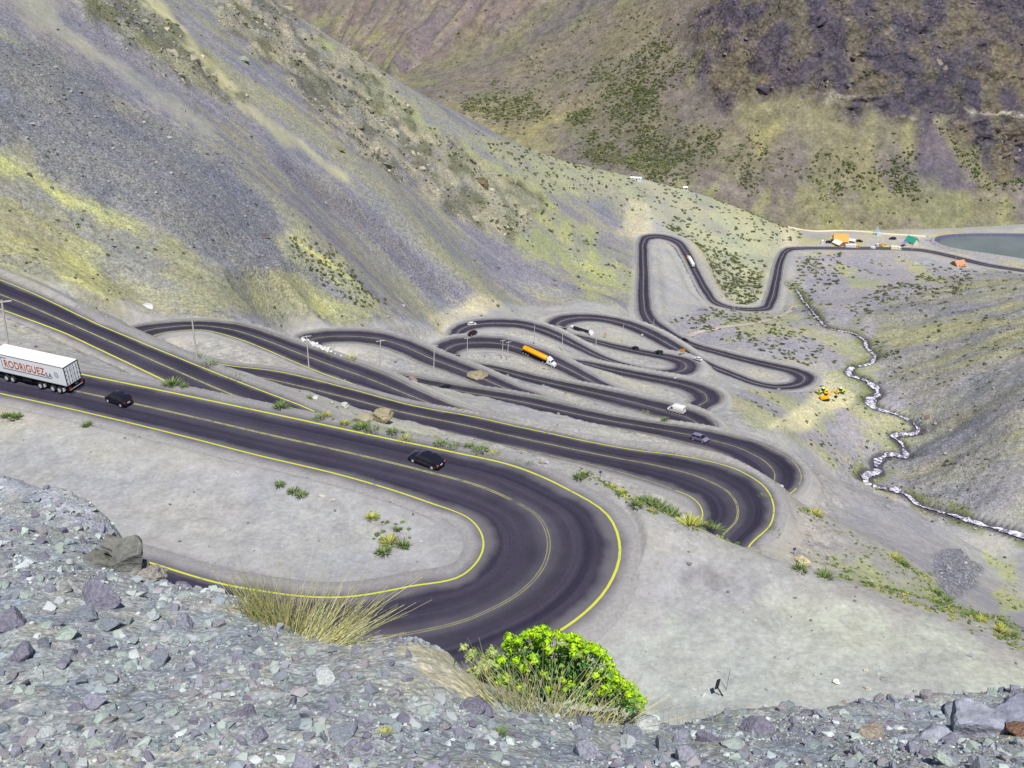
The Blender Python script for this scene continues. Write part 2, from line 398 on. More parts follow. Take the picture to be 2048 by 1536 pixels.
# splines run on centre and half-width so the two edges stay in step
EL = catmull(RL, 1, _n); ER = catmull(RR, 1, _n)
RC = (EL + ER) / 2
for _ in range(3):
    RC[1:-1, 2] = (RC[:-2, 2] + RC[1:-1, 2] * 2 + RC[2:, 2]) / 4
EL[:, 2] = RC[:, 2]; ER[:, 2] = RC[:, 2]
RW = np.linalg.norm((EL - ER)[:, :2], axis=1) / 2
def road_point(px, py, z0=None):
    """point of the road surface met by a sight line"""
    best = None
    u, t = bearing(px, py)
    for i in range(0, len(RC)):
        z = RC[i, 2]; Y = -z / t; X = u * Y
        d = math.hypot(X - RC[i, 0], Y - RC[i, 1])
        if d < RW[i] + 2.5 and (best is None or Y < best[0] - 8 or (Y < best[0] + 8 and d < best[2])):
            best = (Y, Vector((X, Y, z)), d, i)
    if best is None:
        print("no road at", px, py); return Vector(at(px, py, z=-200)), 0
    return best[1], best[3]

# ------------------------------------------------------------------ ground control points
PTS = [tuple((a + b) / 2) for a, b in zip(RL, RR)]
def A(px, py, Y=None, z=None): PTS.append(at(px, py, Y=Y, z=z))
def face_Y(px, py):
    u, t = bearing(px, py)
    return min(1 / (max(t - .8 * u - .116, .02) / 178 + 1 / 6000), 800)
for px in (-450, -200, 50, 300, 550, 800):
    for py in (-200, -50, 100, 250, 390, 500):
        if py > 560 + px * .12 or py < -10 + (px - 545) * .62 + 60 or (px == 800 and py > 300): continue
        A(px, py, Y=face_Y(px, py) * (.97 if py == 500 else .96 if py == 390 and px > 200 else 1))
for p in [(300, 612, 246), (200, 590, 228), (30, 545, 180), (-300, 540, 160), (500, 570, 287), (500, 625, 268), (400, 608, 251), (400, 560, 265), (450, 500, 293), (400, 450, 298), (560, 625, 289), (570, 570, 302), (300, 560, 255), (750, 560, 378), (750, 625, 336), (650, 640, 314), (900, 450, 545), (900, 560, 465), (800, 420, 480), (840, 640, 385), (900, 605, 456), (1050, 450, 612), (1050, 560, 545), (1060, 612, 518),
          (1150, 420, 700), (1150, 540, 605), (1200, 595, 552), (1250, 500, 685), (1255, 600, 574), (1280, 420, 770), (1450, 500, 735), (1500, 560, 690), (1480, 450, 775), (1340, 430, 772)]: A(p[0], p[1], Y=p[2])
CREST = [(x, y, face_Y(x, y)) for x, y in ((470, -80), (545, -5), (620, 48), (700, 100), (800, 165), (900, 222), (1000, 278))] + [(1100, 312, 800), (1200, 338, 812), (1280, 358, 818), (1370, 379, 824), (1480, 418, 822), (1590, 460, 822)]
for i, (x, y, Y) in enumerate(CREST):
    A(x, y, Y=Y); u, t = bearing(x, y)
    for k, d in ((1.1, .035), (1.28, .12), (1.5, .2)):
        dd = d if i < 11 else d * .35
        PTS.append((u * Y * k, Y * k, -(t + dd) * Y * k))
for p in [(1700, 462, -319), (1850, 462, -321), (2048, 462, -321), (2300, 462, -318), (1950, 490, -321), (2048, 515, -320.5), (1900, 470, -321), (1700, 480, -316), (1700, 560, -308), (1850, 560, -304), (2048, 560, -290), (1650, 640, -282), (1780, 640, -276), (1950, 640, -262), (2048, 640, -250),
          (1900, 750, -250), (2048, 800, -230), (2048, 700, -238), (2048, 950, -238), (1900, 900, -250), (2400, 700, -226), (2400, 900, -230), (2400, 500, -270), (2400, 1050, -225), (1740, 780, -265), (1840, 860, -262), (1740, 960, -258), (1890, 1020, -254), (2048, 1075, -250), (1660, 620, -286),
          (1660, 830, -252), (1655, 785, -258), (1570, 850, -216), (1700, 930, -242), (1500, 800, -225), (1560, 800, -240), (1500, 840, -200), (1620, 900, -226), (1690, 740, -262), (1600, 680, -268), (1500, 660, -270), (1420, 640, -275), (1700, 700, -270),
          (1640, 950, -142), (1700, 985, -160), (1840, 1032, -163), (1950, 1095, -163), (2048, 1150, -160), (1680, 1020, -140), (1780, 1080, -138), (1880, 1150, -132), (2000, 1230, -122), (1590, 1062, -97.5), (1680, 1110, -98.5), (1600, 1018, -100), (1700, 1075, -101), (1790, 1122, -103), (1890, 1200, -104), (2048, 1300, -96),
          (1170, 957, -60.8), (1300, 1012, -60.8), (1400, 1057, -61), (1500, 1098, -61), (1620, 1137, -61.3), (1750, 1183, -61.6), (1900, 1240, -62), (2048, 1297, -62.5), (2400, 1400, -62), (500, 1000, -60), (700, 1100, -60.1), (300, 960, -60), (100, 900, -60), (-200, 850, -60.2), (0, 1000, -59.8), (880, 1080, -60),
          (1400, 1250, -60.4), (2000, 1350, -60.2), (1600, 1220, -60.5), (1300, 1150, -60.2), (1800, 1300, -60.3), (1400, 1150, -60.6), (100, 700, -66), (300, 770, -66), (0, 690, -66)]: A(p[0], p[1], z=p[2])
for p in [(108, 262, -222), (125, 250, -215), (137, 238, -210), (85, 235, -175), (160, 230, -205), (-70, 14, -19), (-30, 14, -22), (0, 14, -23), (30, 14, -23), (12, 12.5, -22), (-12, 12.5, -21), (-40, 32, -45), (0, 32, -45), (40, 32, -45), (-55, 52, -58), (-20, 50, -59), (5, 49, -59.4), (35, 49, -59.4), (65, 50, -59.5), (-100, 60, -56)]: PTS.append(p)
for (x, y) in ((1230, 985), (1300, 1012), (1400, 1057), (1500, 1098), (1620, 1137)):
    u, t = bearing(x, y); Y = 61 / t
    for k, d in ((1.08, .02), (1.2, .03)): PTS.append((u * Y * k, Y * k, -(t + d) * Y * k))
_P = np.array(PTS)
LAND = Land(-.98, 1.0, 800, 12, 1250, 1040, PTS, lam=2e-4, coarse=5)

# ------------------------------------------------------------------ creek (surveyed bed, water runs between boulders)
CREEK_PX = [(1596, 582, 1.2), (1606, 600, 1.4), (1622, 618, 1.6), (1640, 634, 1.8), (1655, 650, 1.6), (1672, 668, 1.8), (1700, 660, .0), ]
CR = [(1560, 560, 1.0), (1592, 578, 1.0), (1605, 598, 1.5), (1625, 620, 1.6), (1640, 640, 2.0), (1660, 655, 1.4), (1705, 665, 1.8), (1730, 680, 2.0), (1735, 695, 1.6), (1752, 712, 1.6), (1738, 726, 1.3), (1702, 735, 1.8), (1700, 745, 2.4), (1733, 760, 2.2), (1752, 778, 2.6), (1757, 786, 2.6), (1740, 803, 3.0), (1748, 812, 2.4), (1790, 826, 1.3), (1820, 840, 1.6), (1838, 853, 2.4),
      (1834, 864, 2.2), (1800, 868, 2.0), (1787, 872, 2.2), (1800, 885, 2.0), (1810, 900, 2.0), (1815, 910, 2.6), (1785, 909, 2.4), (1762, 915, 2.6), (1752, 930, 2.6), (1757, 943, 2.6), (1735, 948, 3.0), (1740, 962, 3.0), (1800, 985, 2.6), (1850, 1013, 1.8), (1890, 1025, 2.0), (1950, 1040, 2.2), (2000, 1055, 2.4), (2048, 1072, 2.4), (2150, 1085, 2.6)]
cw = []
for (x, y, w) in CR:
    u, t = bearing(x, y)
    p = LAND.hit(x, y, first=int((math.log(290) - LAND.fv[0]) / (LAND.fv[1] - LAND.fv[0])))
    cw.append((p.x, p.y, p.z, w))
CC = catmull(cw, 1.0)
for _ in range(60):
    CC[1:-1, 2] = (CC[:-2, 2] + CC[2:, 2]) / 2
CC[:, 2] -= .6

def carve(L, C, hw, reach):
    """signed distance to a strip and the strip's height at every ground point"""
    D = np.full(L.X.shape, 1e3); ZR = np.zeros(L.X.shape)
    du = L.fu[1] - L.fu[0]; dv = L.fv[1] - L.fv[0]
    for (x, y, z), h in zip(C, hw):
        R = h + reach
        if y - R < 12: continue
        j0 = max(0, int((math.log(y - R) - L.fv[0]) / dv)); j1 = min(len(L.fv), int((math.log(y + R) - L.fv[0]) / dv) + 2)
        ua = min((x - R) / (y - R), (x - R) / (y + R)); ub = max((x + R) / (y - R), (x + R) / (y + R))
        i0 = max(0, int((ua - L.fu[0]) / du)); i1 = min(len(L.fu), int((ub - L.fu[0]) / du) + 2)
        if i1 <= i0 or j1 <= j0: continue
        sl = (slice(j0, j1), slice(i0, i1))
        d = np.hypot(L.X[sl] - x, L.Y[sl] - y) - h
        m = d < D[sl]
        D[sl] = np.where(m, d, D[sl]); ZR[sl] = np.where(m, z, ZR[sl])
    return D, ZR
def box_blur(A_, r, ax):
    P_ = np.pad(A_, [(r + 1, r) if a == ax else (0, 0) for a in (0, 1)], mode='edge'); S_ = np.cumsum(P_, ax)
    n_ = A_.shape[ax]; hi = np.take(S_, range(2 * r + 1, 2 * r + 1 + n_), ax); lo_ = np.take(S_, range(0, n_), ax); return (hi - lo_) / (2 * r + 1)
_T = -LAND.Z / LAND.Y; _B = _T
for _ in range(3):
    _B = box_blur(box_blur(_B, 26, 1), 26, 0)
_px, _py = sight(LAND.X, LAND.Y, LAND.Z)
_w = np.clip(1.5 * np.exp(-((_px - 450) / 130) ** 2 - ((_py - 505) / 85) ** 2), 0, 1) * (LAND.Y > 190) * sstep(640, 600, _py)
LAND.Z = -(_T * (1 - _w) + _B * _w) * LAND.Y
D, ZR = carve(LAND, RC, RW, 26)
base = LAND.Z.copy()
cell = .0048 * LAND.Y * 1.3
sh = np.maximum(1.6, cell)
e = np.maximum(D - sh - cell * .5, 0)
SL = .95 + .25 * (fbm(LAND.X / 9, LAND.Y / 9, 5, 3) - .5)
_px, _py = sight(LAND.X, LAND.Y, base)
SLU = SL + 1.3 * sstep(670, 640, _py) * sstep(960, 860, _px) * (LAND.Y > 150)
zc = np.clip(base, ZR - e * SL, ZR + e * SLU)
fade = sstep(20, 26, D)
Z = np.where(D < 26, zc * (1 - fade) + base * fade, base)
Z = np.where(D < sh + cell * .5, ZR - .06, Z)
Z = np.where(D < .55 + cell * .35, ZR - .22 - .0012 * LAND.Y, Z)
# creek channel
DC, ZC = carve(LAND, CC[:, :3], CC[:, 3], 14)
ec = np.maximum(DC - .4, 0)
Z = np.where(DC < 14, np.minimum(Z, ZC + .35 + ec * .9) , Z)
Z = np.where(DC < 0, ZC - .5, Z)
# relief
PX, PY = sight(LAND.X, LAND.Y, Z)
near_road = sstep(.5, 9, D - sh)
X_, Y_ = LAND.X, LAND.Y
rough = np.ones_like(Z) * .5
def poly_mask(PX, PY, poly, soft=14, seed=3, freq=.02):
    nx = PX + (fbm(PX * freq, PY * freq, seed, 3) - .5) * 4 * soft
    ny = PY + (fbm(PX * freq + 40, PY * freq, seed + 1, 3) - .5) * 4 * soft
    x = np.array([p[0] for p in poly], float); y = np.array([p[1] for p in poly], float)
    sel = (nx > x.min()) & (nx < x.max()) & (ny > y.min()) & (ny < y.max())
    ins = np.zeros(PX.shape, bool); qx = nx[sel]; qy = ny[sel]; c = np.zeros(len(qx), bool)
    j = len(x) - 1
    for i in range(len(x)):
        if y[i] != y[j]:
            c ^= ((y[i] > qy) != (y[j] > qy)) & (qx < (x[j] - x[i]) * (qy - y[i]) / (y[j] - y[i]) + x[i])
        j = i
    ins[sel] = c
    return ins.astype(float)
def blur(M, n=2):
    for _ in range(n):
        M = (M + np.roll(M, 1, 0) + np.roll(M, -1, 0) + np.roll(M, 1, 1) + np.roll(M, -1, 1)) / 5
    return M
# ------------------------------------------------------------------ painted soil zones
M_ = lambda poly, soft=14, seed=3, n=2, fr=.02: blur(poly_mask(PX, PY, poly, soft, seed, fr), n)
mount = M_([(-400, -200), (560, -60), (1300, 380), (1275, 610), (1180, 600), (1080, 615), (980, 610), (890, 625), (850, 640), (640, 645), (420, 640), (330, 620), (230, 590), (60, 545), (-400, 520)], 5, 11, 3)
bandA = M_([(120, -20), (270, -20), (340, 60), (440, 140), (490, 225), (410, 195), (290, 115), (190, 60)], 16, 12)
bandB = M_([(420, -20), (550, -20), (650, 90), (760, 165), (880, 250), (1000, 330), (1110, 430), (1010, 470), (930, 440), (830, 370), (740, 300), (640, 240), (540, 140), (470, 60)], 22, 13)
scree = M_([(-50, 60), (60, 100), (200, 180), (330, 250), (460, 330), (560, 420), (570, 480), (640, 570), (560, 550), (440, 520), (330, 455), (200, 390), (80, 320), (-50, 280)], 24, 14, 4)
scree2 = M_([(560, 320), (640, 340), (760, 450), (860, 540), (930, 590), (880, 590), (780, 520), (660, 410), (560, 340)], 10, 15, 3)
olive = M_([(-60, 330), (80, 385), (250, 460), (420, 520), (560, 555), (700, 590), (780, 640), (640, 650), (560, 640), (420, 625), (300, 612), (200, 600), (60, 560), (-60, 560)], 18, 16, 4)
yel = M_([(-60, 300), (30, 315), (110, 365), (200, 410), (280, 450), (290, 470), (220, 450), (120, 400), (50, 360), (-60, 345)], 9, 17, 3) + M_([(110, 500), (170, 490), (230, 560), (260, 605), (190, 605), (120, 570), (90, 530)], 16, 18, 4) * .7
yel += M_([(545, 470), (600, 465), (660, 500), (720, 560), (775, 615), (720, 610), (640, 560), (575, 520)], 12, 19) + M_([(470, 585), (620, 590), (760, 640), (600, 635), (500, 620)], 18, 20) * .5
ridge_y = M_([(600, 40), (660, 80), (760, 150), (880, 235), (1010, 340), (1120, 430), (1230, 500), (1262, 560), (1255, 600), (1160, 575), (1050, 510), (960, 440), (960, 400), (860, 300), (740, 200), (640, 110)], 18, 21, 3)
streak = M_([(290, -30), (350, 30), (420, 120), (500, 210), (610, 300), (690, 350), (700, 380), (600, 310), (480, 220), (400, 130), (330, 60), (270, 0)], 6, 22, 2)
streak2 = M_([(-20, -20), (60, -20), (200, 100), (330, 190), (440, 280), (380, 260), (240, 160), (100, 70)], 14, 23, 4)
spur = M_([(960, 270), (1100, 300), (1280, 355), (1480, 415), (1620, 460), (1600, 480), (1560, 500), (1530, 610), (1440, 600), (1400, 520), (1360, 470), (1270, 420), (1100, 380), (1000, 330)], 10, 24, 3)
valley = M_([(1290, 640), (1480, 625), (1560, 620), (1620, 590), (1590, 510), (1700, 500), (1900, 530), (2100, 560), (2100, 800), (1900, 1060), (1700, 980), (1620, 900), (1500, 850), (1450, 800), (1640, 770), (1640, 730), (1480, 700), (1360, 670)], 14, 25, 3)
rslope = M_([(1720, 640), (1880, 570), (2150, 530), (2150, 1060), (1850, 1010), (1760, 950), (1860, 870), (1780, 780)], 20, 26, 4)
flat_r = M_([(1590, 500), (1600, 455), (1870, 465), (2100, 465), (2100, 545), (1880, 512)], 5, 27)
fan = M_([(1440, 1000), (1620, 900), (1730, 980), (1860, 1040), (1980, 1160), (2100, 1250), (2100, 1330), (1700, 1200)], 10, 28, 3)
dig = M_([(1530, 850), (1640, 790), (1660, 760), (1720, 790), (1660, 830), (1600, 865)], 8, 29, 3) + M_([(1560, 640), (1610, 760), (1700, 800), (1650, 690)], 1, 29) * 0
vegline = M_([(1780, 1110), (1900, 1190), (2100, 1290), (2100, 1330), (1900, 1250), (1770, 1185), (1640, 1140), (1620, 1115)], 14, 30, 2)
rockpile = M_([(1870, 1110), (1920, 1095), (1965, 1140), (1955, 1180), (1900, 1195), (1865, 1150)], 6, 31, 2)
yelr = M_([(1960, 1090), (2010, 1120), (2060, 1220), (2010, 1230), (1985, 1170)], 12, 32, 2)
pale = M_([(900, 1440), (1250, 1280), (1450, 1220), (1800, 1230), (2100, 1360), (2100, 1480), (900, 1480)], 30, 33, 8)
cutb = M_([(860, 640), (960, 585), (1010, 600), (930, 640), (880, 680)], 10, 34, 3) + M_([(1265, 400), (1300, 410), (1305, 465), (1275, 480), (1240, 470)], 6, 35) + M_([(1555, 450), (1600, 462), (1585, 495), (1560, 500)], 6, 36)
# fall-line streak noise for the left face (runs along the slope, in ground coordinates)
fx, fy = .998, .05
s_al = X_ * fx + Y_ * fy; s_ac = X_ * fy - Y_ * fx
st = fbm(s_ac / 13, s_al / 110, 41, 5, .62); st2 = fbm(s_ac / 4, s_al / 40, 42, 4)
patch = fbm(X_ / 28, Y_ / 45, 43, 5, .55); patch2 = fbm(X_ / 9, Y_ / 14, 44, 4)
def c3(r, g, b): return np.array(srgb(r, g, b))
def mixin(C, col, m):
    m = np.clip(m, 0, 1)[..., None]; C *= (1 - m); C += col * m
GREY = c3(160, 160, 160)
C = np.ones(Z.shape + (3,)) * GREY
mixin(C, c3(166, 167, 158), sstep(.45, .62, patch) * .4)
mixin(C, c3(150, 149, 160), sstep(.52, .65, patch2) * .3)
mixin(C, c3(142, 142, 147), mount)
mixin(C, c3(150, 149, 124), mount * sstep(.49, .60, st) * .6)
mixin(C, c3(130, 127, 139), mount * sstep(.50, .42, st) * .75)
mixin(C, c3(160, 160, 120), mount * sstep(.50, .62, st2) * sstep(.42, .55, patch) * .4)
mixin(C, c3(160, 159, 144), streak2 * .6)
mixin(C, c3(124, 126, 134), scree * .85)
mixin(C, c3(122, 119, 130), scree2 * .65)
mixin(C, c3(162, 161, 122), olive * (.3 + .4 * sstep(.4, .55, patch2)))
mixin(C, c3(200, 202, 132), yel * (.25 + .5 * sstep(.38, .6, st2)))
mixin(C, c3(194, 190, 142), streak * (.3 + .5 * st))
mixin(C, c3(164, 168, 120), ridge_y * (.4 + .5 * sstep(.42, .58, patch2)))
mixin(C, c3(110, 112, 92), bandA * (.3 + .6 * sstep(.4, .6, patch2)))
mixin(C, c3(142, 138, 124), bandB * .5); mixin(C, c3(104, 104, 88), bandB * sstep(.52, .6, patch2) * .7); mixin(C, c3(186, 178, 150), bandB * sstep(.46, .36, patch2) * .5)
mixin(C, c3(164, 166, 134), spur * .8); mixin(C, c3(150, 146, 138), spur * sstep(.5, .6, patch) * .6)
mixin(C, c3(152, 148, 156), valley * .8); mixin(C, c3(162, 164, 126), valley * sstep(.50, .60, patch) * .75)
mixin(C, c3(142, 142, 136), rslope * .9); mixin(C, c3(160, 158, 118), rslope * sstep(.5, .62, fbm(X_ / 60, Y_ / 12, 47, 4)) * .6); mixin(C, c3(138, 136, 152), rslope * sstep(.5, .62, fbm(X_ / 70, Y_ / 16, 48, 4)) * .5)
mixin(C, c3(162, 156, 164), flat_r * .6); mixin(C, c3(172, 168, 110), flat_r * sstep(.5, .58, patch2) * .7)
mixin(C, c3(150, 148, 152), fan * .9)
mixin(C, c3(204, 198, 160), np.clip(dig, 0, 1) * .9); mixin(C, c3(196, 188, 158), np.clip(cutb, 0, 1) * .7)
mixin(C, c3(156, 160, 116), vegline * (.2 + .6 * sstep(.42, .56, patch2))); mixin(C, c3(176, 180, 116), yelr * (.1 + .5 * sstep(.42, .56, patch2))); mixin(C, c3(126, 128, 140), rockpile)
mixin(C, c3(168, 174, 167), pale * .6)
mixin(C, c3(206, 204, 200), M_([(604, 668), (645, 682), (745, 742), (742, 752), (690, 738), (625, 704)], 2, 37, 1) * .85)
# creek banks and road verges
mixin(C, c3(120, 128, 74), sstep(6, 1, DC) * sstep(.4, .6, patch2) * .9 * (LAND.Y > 250))
mixin(C, c3(78, 76, 82), sstep(1.4, .2, DC) * .9 * (LAND.Y > 250))
nearp = (LAND.Y < 135) * 1.0
mixin(C, c3(172, 164, 142), nearp * sstep(.52, .66, fbm(X_ / 7, Y_ / 5, 61, 4)) * .1); mixin(C, c3(140, 139, 142), nearp * sstep(.56, .68, fbm(X_ / 4, Y_ / 2.5, 62, 4)) * .3)
mixin(C, c3(118, 114, 118), M_([(1360, 1140), (1420, 1130), (1460, 1150), (1430, 1170), (1370, 1165)], 12, 38, 3) * .6)
verge = sstep(5.5, 2.0, D) * (D < 50)
mixin(C, c3(154, 152, 152), verge * .75)
mixin(C, c3(128, 126, 128), sstep(2.2, .2, D) * .65)
bat = sstep(.8, 2.5, D - sh) * sstep(14, 5, D) * (1 - mount) * (LAND.Y > 95)
mixin(C, c3(172, 164, 150), bat * .35)
rocky = np.clip(.18 + mount * .5 + scree * .6 + scree2 * .7 + bandB * .6 + bandA * .4 + rslope * .45 + rockpile * 1.2 + valley * .3 - streak - streak2 * .6 + bat * .25 - verge, 0, 1)
# relief heights
ridg = ridged(X_ / 16, Y_ / 22, 51, 4)
dz = mount * ((fbm(s_ac / 26, s_al / 90, 45, 4, .55) - .5) * 2.2 + (fbm(X_ / 5, Y_ / 5, 52, 4) - .5) * 1.5)
dz += bandB * (ridg - .45) * 9 * sstep(.35, .6, patch) + bandA * (ridg - .45) * 7 + scree * (fbm(X_ / 1.6, Y_ / 1.6, 53, 3) - .5) * 1.6
dz += rslope * ((fbm(X_ / 22, Y_ / 9, 54, 4) - .5) * 5 + (fbm(X_ / 3, Y_ / 3, 55, 3) - .5) * 1.2)
dz += (1 - mount) * (fbm(X_ / 6, Y_ / 6, 56, 4) - .5) * np.clip(Y_ / 200, .35, 1.2) * 1.1
dz += rockpile * (fbm(X_ / 1.2, Y_ / 1.2, 57, 2) - .3) * 1.2
dz += (1 - mount) * bat * (ridged(X_ / 4, Y_ / 4, 58, 3) - .5) * 1.6
dz *= near_road * sstep(0, 5, DC) * (1 - flat_r * .9)
LAND.Z = Z + dz
albedo = C * 1.05
m_land = land_material("hillside_soil", 2.2, .5, .035, .26, 1.5, 1.1, .7, .5)
ter = land_object("hillside", LAND, m_land, albedo, {"rocky": rocky})

# ------------------------------------------------------------------ mountain beyond the valley
FP = []
def B(px, py, Y): FP.append(at(px, py, Y=Y))
for p in [(1600, 458, 862), (1750, 455, 862), (2048, 442, 880), (2400, 440, 900), (1400, 400, 880), (1250, 372, 900), (1000, 300, 1020), (1150, 300, 985), (1300, 300, 960), (1450, 300, 930), (1600, 300, 912), (1800, 300, 920), (2048, 300, 930), (1600, 390, 882), (1850, 390, 890), (2048, 380, 905),
          (800, 150, 1330), (950, 150, 1250), (1100, 150, 1170), (1300, 150, 1060), (1450, 150, 1000), (1600, 150, 975), (1800, 150, 985), (2048, 150, 1000), (600, 0, 1750), (750, 0, 1650), (900, 0, 1500), (1150, 0, 1330), (1350, 0, 1170), (1600, 0, 1040), (1800, 0, 1060), (2048, 0, 1080),
          (2400, 0, 1120), (2400, 200, 1000), (700, 80, 1600), (850, 200, 1150), (500, 60, 1700), (300, 60, 1700), (300, -200, 1900), (900, -200, 1800), (1300, -200, 1500), (1700, -200, 1250), (2200, -200, 1250), (1650, 230, 945), (1300, 220, 1005)]: B(*p)
for X in (-700, -350, 0, 250, 480, 700): FP.append((X, 720, -400))
for X in (-700, -300, 100): FP.append((X, 850, -380))
FAR = Land(-1.05, 1.05, 780, 700, 2300, 620, FP, lam=1e-4, coarse=5)
Xf, Yf = FAR.X, FAR.Y
PX, PY = sight(FAR.X, FAR.Y, FAR.Z)
cliff = M_([(1375, 60), (1450, -40), (2150, -40), (2150, 250), (2150, 330), (1990, 330), (1900, 250), (1840, 215), (1740, 235), (1650, 200), (1560, 200), (1500, 225), (1400, 205), (1370, 150)], 30, 61, 3)
cliff = blur(cliff, 3); cliff = np.clip(cliff + M_([(1880, 240), (2150, 200), (2150, 335), (1960, 320)], 10, 62, 2), 0, 1)
purple = M_([(560, -60), (1130, -60), (1050, 20), (930, 90), (860, 110), (760, 150), (700, 110)], 26, 63, 4)
tanr = M_([(900, 250), (1000, 130), (1150, 60), (1350, 40), (1380, 150), (1300, 270), (1100, 290)], 30, 64, 4)
bushz = M_([(1130, 250), (1200, 150), (1300, 180), (1440, 280), (1560, 330), (1500, 370), (1300, 350), (1180, 300)], 30, 65, 4)
greyfan = M_([(1840, 230), (1860, 235), (1900, 300), (1960, 380), (1880, 395), (1830, 330)], 8, 66, 3)
yl = M_([(1050, 260), (1150, 215), (1140, 235), (1060, 285)], 8, 67, 2) + M_([(1420, 80), (1440, 70), (1400, 130), (1385, 180), (1372, 180), (1385, 120)], 5, 68, 2) + M_([(1500, 270), (1560, 240), (1540, 320), (1500, 330)], 14, 69, 2) + M_([(1740, 230), (1760, 230), (1750, 300), (1735, 290)], 6, 70, 2) + M_([(1800, 250), (1825, 240), (1830, 330), (1810, 320)], 6, 71, 2)
vein = M_([(1650, 195), (1740, 188), (1745, 195), (1655, 204)], 5, 72, 1) + M_([(1860, 240), (2060, 218), (2060, 228), (1865, 248)], 5, 73, 1) + M_([(1800, 230), (1835, 236), (1830, 242), (1800, 237)], 3, 74, 1)
vein = vein + M_([(1960, 238), (2060, 242), (2060, 248), (1960, 246)], 4, 76, 1)
road_f = M_([(1280, 345), (1500, 385), (1700, 388), (2060, 392), (2060, 397), (1700, 396), (1500, 394), (1280, 353)], 2, 75, 1)
valf = sstep(-295, -315, FAR.Z)
F1 = fbm(Xf / 60, Yf / 60, 81, 5); F2 = fbm(Xf / 18, Yf / 18, 82, 4)
sw = fbm((Xf * .5 + Yf * .86) / 160, (Xf * .86 - Yf * .5) / 28, 83, 4)
Cf = np.ones(FAR.Z.shape + (3,)) * c3(136, 130, 120)
mixin(Cf, c3(140, 137, 108), sstep(.46, .6, F1) * .7); mixin(Cf, c3(128, 118, 118), sstep(.52, .4, F1) * .5)
mixin(Cf, c3(136, 122, 128), purple * (.5 + .5 * sstep(.42, .55, sw))); mixin(Cf, c3(150, 142, 124), purple * sstep(.53, .6, sw) * .8)
mixin(Cf, c3(140, 132, 118), tanr * .6)
mixin(Cf, c3(106, 98, 106), cliff * .85); mixin(Cf, c3(128, 120, 102), cliff * sstep(.47, .60, F2) * .8); mixin(Cf, c3(86, 80, 98), cliff * sstep(.46, .36, F2) * .6)
mixin(Cf, c3(128, 126, 100), bushz * .5); mixin(Cf, c3(116, 108, 120), greyfan * .9); mixin(Cf, c3(160, 156, 112), np.clip(yl, 0, 1) * .6)
mixin(Cf, c3(196, 188, 172), np.clip(vein, 0, 1) * sstep(.4, .55, F2) * .95); mixin(Cf, c3(150, 142, 136), road_f * .8)
mixin(Cf, c3(152, 152, 108), valf * sstep(.5, .56, F2) * .6)
rg = ridged(Xf / 55 + F1 * 1.4, FAR.Z / 38 + Yf / 90, 84, 5, .6)
rg2 = ridged(Xf / 20 + F1 * 2, FAR.Z / 11 + Yf / 60, 85, 4, .62)
rg3 = ridged(Xf / 7 + F1 * 2, FAR.Z / 5 + Yf / 25, 89, 3, .6)
dY = cliff * ((rg - .5) * 40 + (rg2 - .5) * 15 + (rg3 - .5) * 5)
Cf_dark = sstep(.42, .30, rg) + sstep(.40, .28, rg2)
dY += (1 - cliff) * ((fbm(Xf / 70, Yf / 50, 86, 4) - .5) * 14 + (fbm(Xf / 14, Yf / 12, 87, 3) - .5) * 3) * sstep(-335, -300, FAR.Z)
dY += purple * (ridged((Xf * .5 + Yf * .86) / 260, (Xf * .86 - Yf * .5) / 60, 88, 3) - .5) * 60
FAR.Zb = FAR.Z.copy()
FAR.Z = FAR.Z + dY * .62
# cave-like notches in the cliff
FAR.Yd = FAR.Y - cliff * ((rg2 - .5) * 12 + (rg3 - .5) * 6)
m_far = land_material("mountain_rock", .42, .10, .012, 3.0, .25, 1.2, 1.0)
Vf = np.stack([FAR.X, FAR.Yd, FAR.Z], -1).reshape(-1, 3)
me = np_mesh("mountain", Vf, grid_faces(*FAR.X.shape), 4, m_far, (Cf * .86).reshape(-1, 3), True, {"rocky": np.clip(.12 + cliff * .5, 0, 1)})
tag(link("mountain", me), kind="structure")

# ------------------------------------------------------------------ gravel bank the viewpoint stands on
BP = []
def K(px, py, Y): BP.append(at(px, py, Y=Y))
BCREST = [(-350, 880, 13), (-150, 925, 12), (0, 962, 11), (100, 990, 10.2), (180, 1035, 9.4), (250, 1085, 8.4), (300, 1140, 7.4), (380, 1172, 6.6), (480, 1208, 6.0), (560, 1250, 5.5), (640, 1285, 5.1), (740, 1296, 4.9), (850, 1302, 4.9), (920, 1328, 4.8), (965, 1380, 4.5), (1010, 1398, 4.5), (1100, 1418, 4.6), (1200, 1432, 4.8), (1300, 1440, 5.0), (1420, 1440, 5.4), (1540, 1428, 6.0), (1680, 1412, 7.0), (1850, 1400, 8.0), (2048, 1388, 9), (2350, 1370, 10)]
for (x, y, Y) in BCREST:
    K(x, y, Y); u, t = bearing(x, y)
    for k, d in ((.86, .025), (1.08, .05), (1.25, .22), (1.6, .6)): BP.append((u * Y * k, Y * k, -(t + d) * Y * k))
